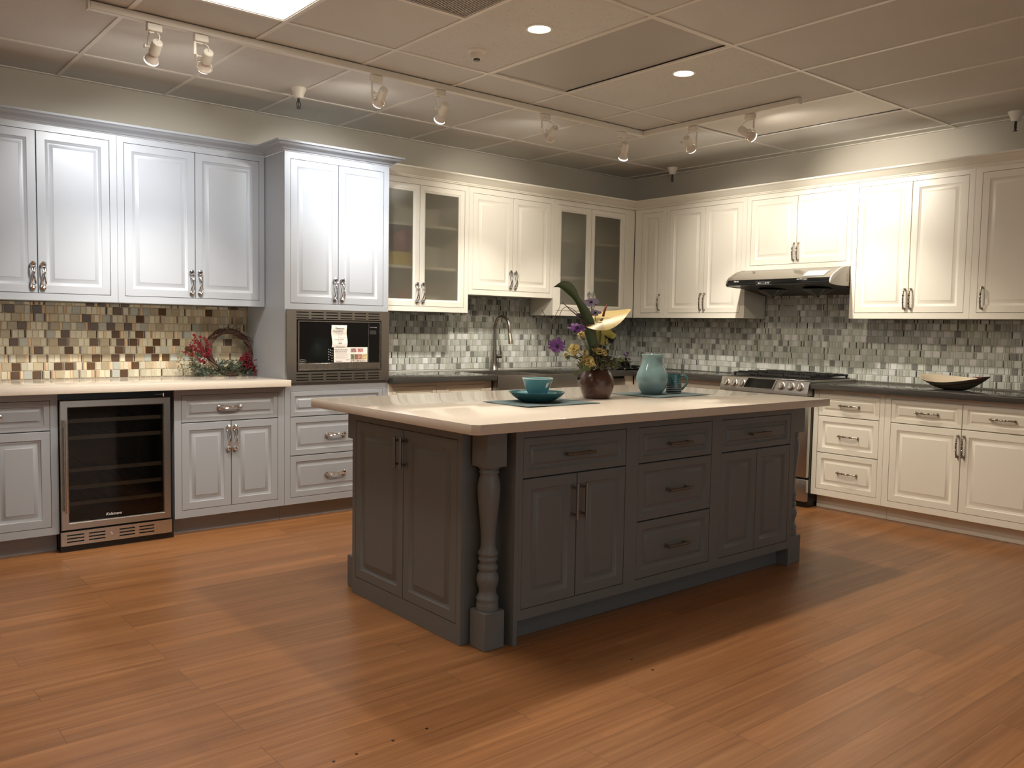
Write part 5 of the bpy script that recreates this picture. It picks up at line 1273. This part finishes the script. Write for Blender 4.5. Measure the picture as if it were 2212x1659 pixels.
for k in range(34):
    th = PI+0.15+ (2.9)*k/33
    rr = 0.78-0.10*math.cos((th-PI)*1.1)
    rows.append([dish(rr-0.022, th, -0.0008)+Vector((-0.0012, 0, -0.0004)), dish(rr+0.022, th, -0.0008)+Vector((-0.0012, 0, -0.0004))])
g.quads(rows); part_label(g.obj('red_stripe', M['redglaze'], t), 'dark red stripe round the outside')

# ------------------------------------------------------------------ corner pieces on the dark counter
M['dullblue'] = plain('blue_grey_tray', (0.30, 0.32, 0.36), 0.3, var=0.05)
tc_ = thing('serving_tray', 'pale blue-grey round tray on the dark corner counter', 'tray', (-0.42, -0.37, ZK+0.0005))
g = G(); g.lathe([(0.0, 0.0), (0.15, 0.0), (0.20, 0.016), (0.205, 0.020), (0.198, 0.020), (0.148, 0.006), (0.0, 0.005)], seg=48); g.obj('dish', M['dullblue'], tc_)
t = thing('black_plate', 'black plate lying on the tray in the counter corner', 'plate', (-0.455, -0.365, ZK+0.008))
g = G(); g.lathe([(0.0, 0.0), (0.09, 0.0), (0.10, 0.004), (0.150, 0.022), (0.149, 0.025), (0.098, 0.009), (0.0, 0.007)], seg=48); g.obj('dish', M['blackgloss'], t)
t = thing('potted_flower', 'small dark pot of purple flowers on the black plate', 'potted flower', (-0.455, -0.365, ZK+0.0165))
g = G(); g.lathe([(0.0, 0.0), (0.035, 0.0), (0.045, 0.05), (0.042, 0.053), (0.0, 0.045)], seg=24); g.obj('pot', M['black'], t)
rnd = random.Random(31); g = G()
for k in range(60):
    c = Vector((rnd.gauss(-0.06, 0.05), rnd.gauss(0, 0.03), rnd.uniform(0.03, 0.085))); d_ = Vector((rnd.gauss(-0.2, 1), rnd.gauss(0, 1), rnd.gauss(0.1, 0.6))).normalized()*0.03; s_ = d_.orthogonal().normalized()*0.010
    g.face([c, c+d_*0.5-s_, c+d_, c+d_*0.5+s_], True)
g.obj('foliage', M['leaf2'], t, recalc=False)
g = G()
for k in range(55):
    c = Vector((rnd.gauss(0.012, 0.014), rnd.gauss(-0.01, 0.014), rnd.uniform(0.055, 0.135))); d_ = Vector((rnd.gauss(0, 1), rnd.gauss(0, 1), rnd.gauss(0.1, 0.8))).normalized()*0.022; s_ = d_.orthogonal().normalized()*0.009
    g.face([c, c+d_*0.5-s_, c+d_, c+d_*0.5+s_], True)
g.obj('blossom', M['purple'], t, recalc=False)

# ------------------------------------------------------------------ inside the glass cabinets
M['redtin'] = plain('red_tin', (0.26, 0.035, 0.03), 0.5); M['yellowbox'] = plain('yellow_box', (0.66, 0.46, 0.03), 0.5); M['orangebox'] = plain('orange_packet', (0.42, 0.17, 0.05), 0.5)
zs_ = 1.705+0.0115
g = G(); g.box(-0.20, 0.13, -0.085, 0.07, 0, 0.098, 0.004); tag(g.obj('storage_box', M['yellowbox'], None, (-2.795, -0.15, zs_)), 'yellow box on the lower shelf behind the cabinet glass', 'box')
g = G(); g.lathe([(0.0, 0.0), (0.066, 0.0), (0.078, 0.03), (0.078, 0.13), (0.060, 0.165), (0.0, 0.168)], seg=28); tag(g.obj('storage_jar', M['redtin'], None, (-2.720, -0.155, zs_+0.0985)), 'red rounded jar on the yellow box behind the cabinet glass', 'jar')
g = G(); g.box(-0.05, 0.05, -0.05, 0.05, 0, 0.14, 0.006); tag(g.obj('packet', M['orangebox'], None, (-2.705, -0.15, ZU0+0.0165)), 'small orange packet at the bottom of the glass cabinet', 'packet')
g = G(); g.lathe([(0.0, 0.0), (0.060, 0.0), (0.10, 0.05), (0.105, 0.11), (0.075, 0.165), (0.045, 0.19), (0.05, 0.205), (0.0, 0.205)], seg=28); tag(g.obj('dark_jar', M['black'], None, (-0.765, -0.15, zs_)), 'dark rounded jar on the lower shelf of the corner glass cabinet', 'jar')

# ------------------------------------------------------------------ wreath
M['vine'] = plain('brown_grapevine', (0.060, 0.026, 0.014), 0.8, var=0.4, scale=60); M['needle'] = plain('frosted_pine', (0.035, 0.055, 0.030), 0.7, var=0.5, scale=25); M['berry'] = plain('red_berry', (0.13, 0.005, 0.013), 0.2, var=0.2, scale=50)
M['driedleaf'] = plain('dry_olive_leaf', (0.16, 0.13, 0.065), 0.8, var=0.4, scale=40)
WX, WZ = -3.985, 0.9145
t = thing('wreath', 'grapevine wreath with red berries and pine leaning on the brown tiles', 'wreath', (WX-0.045, -0.118, WZ))
rnd = random.Random(4)
def wr(r, a, dy=0.0):   # leaning ring
    zz = 0.160+r*math.sin(a)
    return Vector((r*math.cos(a), -0.045+0.26*zz+dy, zz))
g = G()
for k in range(16):
    ph, f = rnd.uniform(0, 2*PI), rnd.choice([3, 4, 5, 6]); r0 = 0.140+rnd.uniform(-0.006, 0.006)
    g.tube([wr(r0+0.015*math.sin(f*a+ph), a, 0.013*math.cos(f*a+ph)) for a in [2*PI*q/60 for q in range(60)]], rnd.uniform(0.003, 0.0048), 5, closed=True)
for k in range(6):
    a = rnd.uniform(0.2, 1.2); g.tube([wr(0.155, a), wr(0.165+rnd.random()*0.02, a+0.15, -0.02), wr(0.15, a+0.4, -0.028)], 0.0018, 4)
g.obj('vine_ring', M['vine'], t)
def fir(n, box, nm, mat, size=(0.03, 0.055)):
    g = G()
    for k in range(n):
        c = Vector((rnd.uniform(*box[0]), rnd.uniform(*box[1]), rnd.uniform(*box[2])))
        if c.z < 0.004: c.z = 0.004
        ax = Vector((rnd.gauss(0, 1), rnd.gauss(-0.4, 0.5), rnd.gauss(0.15, 0.45))).normalized(); L_ = rnd.uniform(*size)
        for q in range(12):
            p_ = c+ax*L_*q/11; d_ = (ax*0.8+Vector((rnd.gauss(0, 1), rnd.gauss(0, 1), rnd.gauss(0, 1))).normalized()).normalized()*rnd.uniform(0.012, 0.02); s_ = d_.cross(ax+Vector((0.01, 0, 0.02))).normalized()*0.0019
            if (p_+d_).z < 0.004 or p_.z < 0.004: continue
            if p_.y+d_.y > 0.09 or max(p_.x, p_.x+d_.x) > 0.150: continue
            g.face([p_-s_, p_+s_, p_+d_+s_*0.4, p_+d_-s_*0.4])
    return g.obj(nm, mat, t, recalc=False)
fir(150, ((-0.24, 0.16), (-0.06, 0.03), (0.006, 0.05)), 'pine_spray', M['needle'])
fir(90, ((-0.10, 0.12), (-0.06, 0.02), (0.03, 0.095)), 'pine_spray', M['needle'])
fir(34, ((-0.25, -0.17), (-0.04, 0.02), (0.05, 0.15)), 'pine_spray', M['needle'])
fir(16, ((0.14, 0.20), (-0.04, 0.02), (0.02, 0.10)), 'pine_spray', M['vine'])
def berries(pts, n, spread, nm='berry_spray'):
    g = G(); P_ = [Vector(p) for p in pts]
    g.tube(P_, 0.0016, 5)
    for k in range(n):
        s = rnd.random()*(len(P_)-1); i = min(len(P_)-2, int(s)); f = s-i; c = P_[i]*(1-f)+P_[i+1]*f
        c = c+Vector((rnd.gauss(0, spread), rnd.gauss(0, spread*0.7)-0.004, rnd.gauss(0, spread)))
        if c.y > 0.055: c.y = 0.055
        c.x = min(c.x, 0.155); c.z = max(c.z, 0.008)
        g.ball(c, rnd.uniform(0.0042, 0.0058), 7, 5)
    g.obj(nm, M['berry'], t)
Q = lambda x, z, y=-0.05: (x-WX, y, z-WZ)
berries([Q(-4.315, 1.082), Q(-4.25, 1.058), Q(-4.19, 1.025), Q(-4.17, 1.012)], 55, 0.006)
berries([Q(-4.262, 1.120), Q(-4.225, 1.105), Q(-4.19, 1.075), Q(-4.15, 1.045)], 70, 0.011)
berries([Q(-4.235, 1.155), Q(-4.205, 1.125), Q(-4.175, 1.09), Q(-4.14, 1.05)], 80, 0.011)
berries([Q(-4.165, 1.165), Q(-4.150, 1.135), Q(-4.145, 1.10), Q(-4.135, 1.06)], 55, 0.007)
berries([Q(-3.935, 1.03), Q(-3.90, 1.045), Q(-3.87, 1.075)], 40, 0.008)
berries([Q(-3.945, 1.02), Q(-3.90, 1.03), Q(-3.86, 1.05)], 40, 0.008)
berries([Q(-3.90, 0.99), Q(-3.86, 0.975), Q(-3.81, 0.95), Q(-3.79, 0.935)], 80, 0.013)
berries([Q(-3.875, 1.02), Q(-3.85, 0.99), Q(-3.83, 0.96)], 50, 0.014)
g = G()
for k in range(70):
    c = Vector(Q(rnd.uniform(-4.33, -4.22), rnd.uniform(0.925, 1.09), -0.02)); d_ = Vector((rnd.gauss(0, 1), rnd.gauss(0, 0.4), rnd.gauss(0, 1))).normalized()*rnd.uniform(0.012, 0.024); s_ = d_.cross(Vector((0, 1, 0))).normalized()*0.006
    if c.z+d_.z < 0.003: continue
    g.face([c, c+d_*0.5-s_, c+d_, c+d_*0.5+s_], True)
g.obj('dried_leaves', M['driedleaf'], t, recalc=False)
g = G()
for x, z in ((-4.235, 1.175), (-4.195, 1.163)): 
    c = Vector(Q(x, z)); g.face([c, c+Vector((-0.012, -0.003, 0.012)), c+Vector((0.0, -0.004, 0.022)), c+Vector((0.016, -0.002, 0.004))], True)
g.obj('red_leaf', M['berry'], t, recalc=False)
g = G(); g.tube([Q(-4.165, 1.012, -0.075), Q(-4.10, 0.962, -0.095)], 0.002, 5); g.tube([Q(-4.155, 1.02, -0.075), Q(-4.095, 0.975, -0.09)], 0.0016, 5); g.obj('cut_stem', M['driedleaf'], t)

# ------------------------------------------------------------------ lamps
def spot(loc, d, power, deg, blend, col, r=0.03, name='spot_lamp'):
    l = bpy.data.lights.new(name, 'SPOT'); l.energy = power; l.spot_size = R(deg); l.spot_blend = blend; l.color = col; l.shadow_soft_size = r
    o = bpy.data.objects.new(name, l); C.objects.link(o); o.location = loc
    o.rotation_euler = Vector(d).to_track_quat('-Z', 'Y').to_euler(); return o
def area(loc, sx, sy, power, col, name='added_fill_lamp', spread=180):
    l = bpy.data.lights.new(name, 'AREA'); l.shape = 'RECTANGLE'; l.size = sx; l.size_y = sy; l.energy = power; l.color = col; l.spread = R(spread)
    o = bpy.data.objects.new(name, l); C.objects.link(o); o.location = loc; return o
WARM = (1.0, 0.86, 0.68); NEUT = (1.0, 0.93, 0.83)
SP = [50, 42, 74, 32, 42, 10, 58, 90]
FL = [75, 75, 34, 45, 66, 42, 70, 84]  # extra flood lamp at each head, added to brighten lower tiles and counters
COOL = (0.95, 0.97, 1.0)
for k, ((p, d), pw_) in enumerate(zip(SPOTS, SP)):
    col = COOL if k < 4 else NEUT
    spot(p, d, pw_, 74, 1.0, col, 0.025)
    spot(p, d, pw_*0.10, 150, 0.7, NEUT, 0.025)
    if k < 6: spot(p, (d.x*0.4, 0.60, -1.0), FL[k], 62, 0.8, NEUT, 0.025)
    else: spot(p, (0.60, d.y*0.4-(0.25 if k == 7 else 0.0), -1.0), FL[k], 62, 0.8, NEUT, 0.025)
def batwing(o, lo, e0, e1):
    """lens downlight: less straight down than to the sides"""
    l = o.data; l.use_nodes = True; t = l.node_tree; em = t.nodes['Emission']
    ge = t.nodes.new('ShaderNodeNewGeometry'); sx = t.nodes.new('ShaderNodeSeparateXYZ'); ab = t.nodes.new('ShaderNodeMath'); ab.operation = 'ABSOLUTE'
    mr = t.nodes.new('ShaderNodeMapRange'); mr.inputs['From Min'].default_value = e0; mr.inputs['From Max'].default_value = e1; mr.inputs['To Min'].default_value = 1.0; mr.inputs['To Max'].default_value = lo
    t.links.new(ge.outputs['Incoming'], sx.inputs[0]); t.links.new(sx.outputs[2], ab.inputs[0]); t.links.new(ab.outputs[0], mr.inputs[0]); t.links.new(mr.outputs[0], em.inputs['Strength'])
for x, y in ((-3.452, -2.522), (-2.387, -2.534)): batwing(spot((x, y, ZC-0.02), (0, 0, -1), 122, 150, 0.5, WARM, 0.05, 'downlight_lamp'), 0.45, 0.80, 0.99)
# unseen ceiling area lamps added as weak fill, behind and beside the camera
for x, y, e in ((-6.1, -6.6, 14), (-7.6, -3.0, 14)): area((x, y, ZC-0.02), 0.6, 1.2, e, WARM)
# unseen cool fill added far behind the camera, like shop-front daylight
dl = area((-4.6, -8.9, 1.35), 5.0, 2.0, 26, (0.84, 0.95, 1.0), 'added_cool_fill'); dl.rotation_euler = (PI/2, 0, 0)
for x, y, e in ((-5.65, -4.9, 44), (-3.45, -4.95, 20), (-1.3, -4.95, 8)): spot((x, y, ZC-0.02), (0, 0, -1), e, 96, 0.8, WARM, 0.05, 'downlight_lamp')

w_ = bpy.data.worlds.new('world'); bpy.context.scene.world = w_; w_.use_nodes = True
w_.node_tree.nodes['Background'].inputs[0].default_value = (0.02, 0.018, 0.016, 1); w_.node_tree.nodes['Background'].inputs[1].default_value = 0.2
sc = bpy.context.scene
sc.view_settings.view_transform = 'Standard'; sc.view_settings.look = 'None'; sc.view_settings.exposure = 0.0
sc.cycles.max_bounces = 8; sc.cycles.diffuse_bounces = 4; sc.cycles.transparent_max_bounces = 12; sc.cycles.caustics_reflective = False; sc.cycles.caustics_refractive = False
sc.cycles.sample_clamp_indirect = 4.0
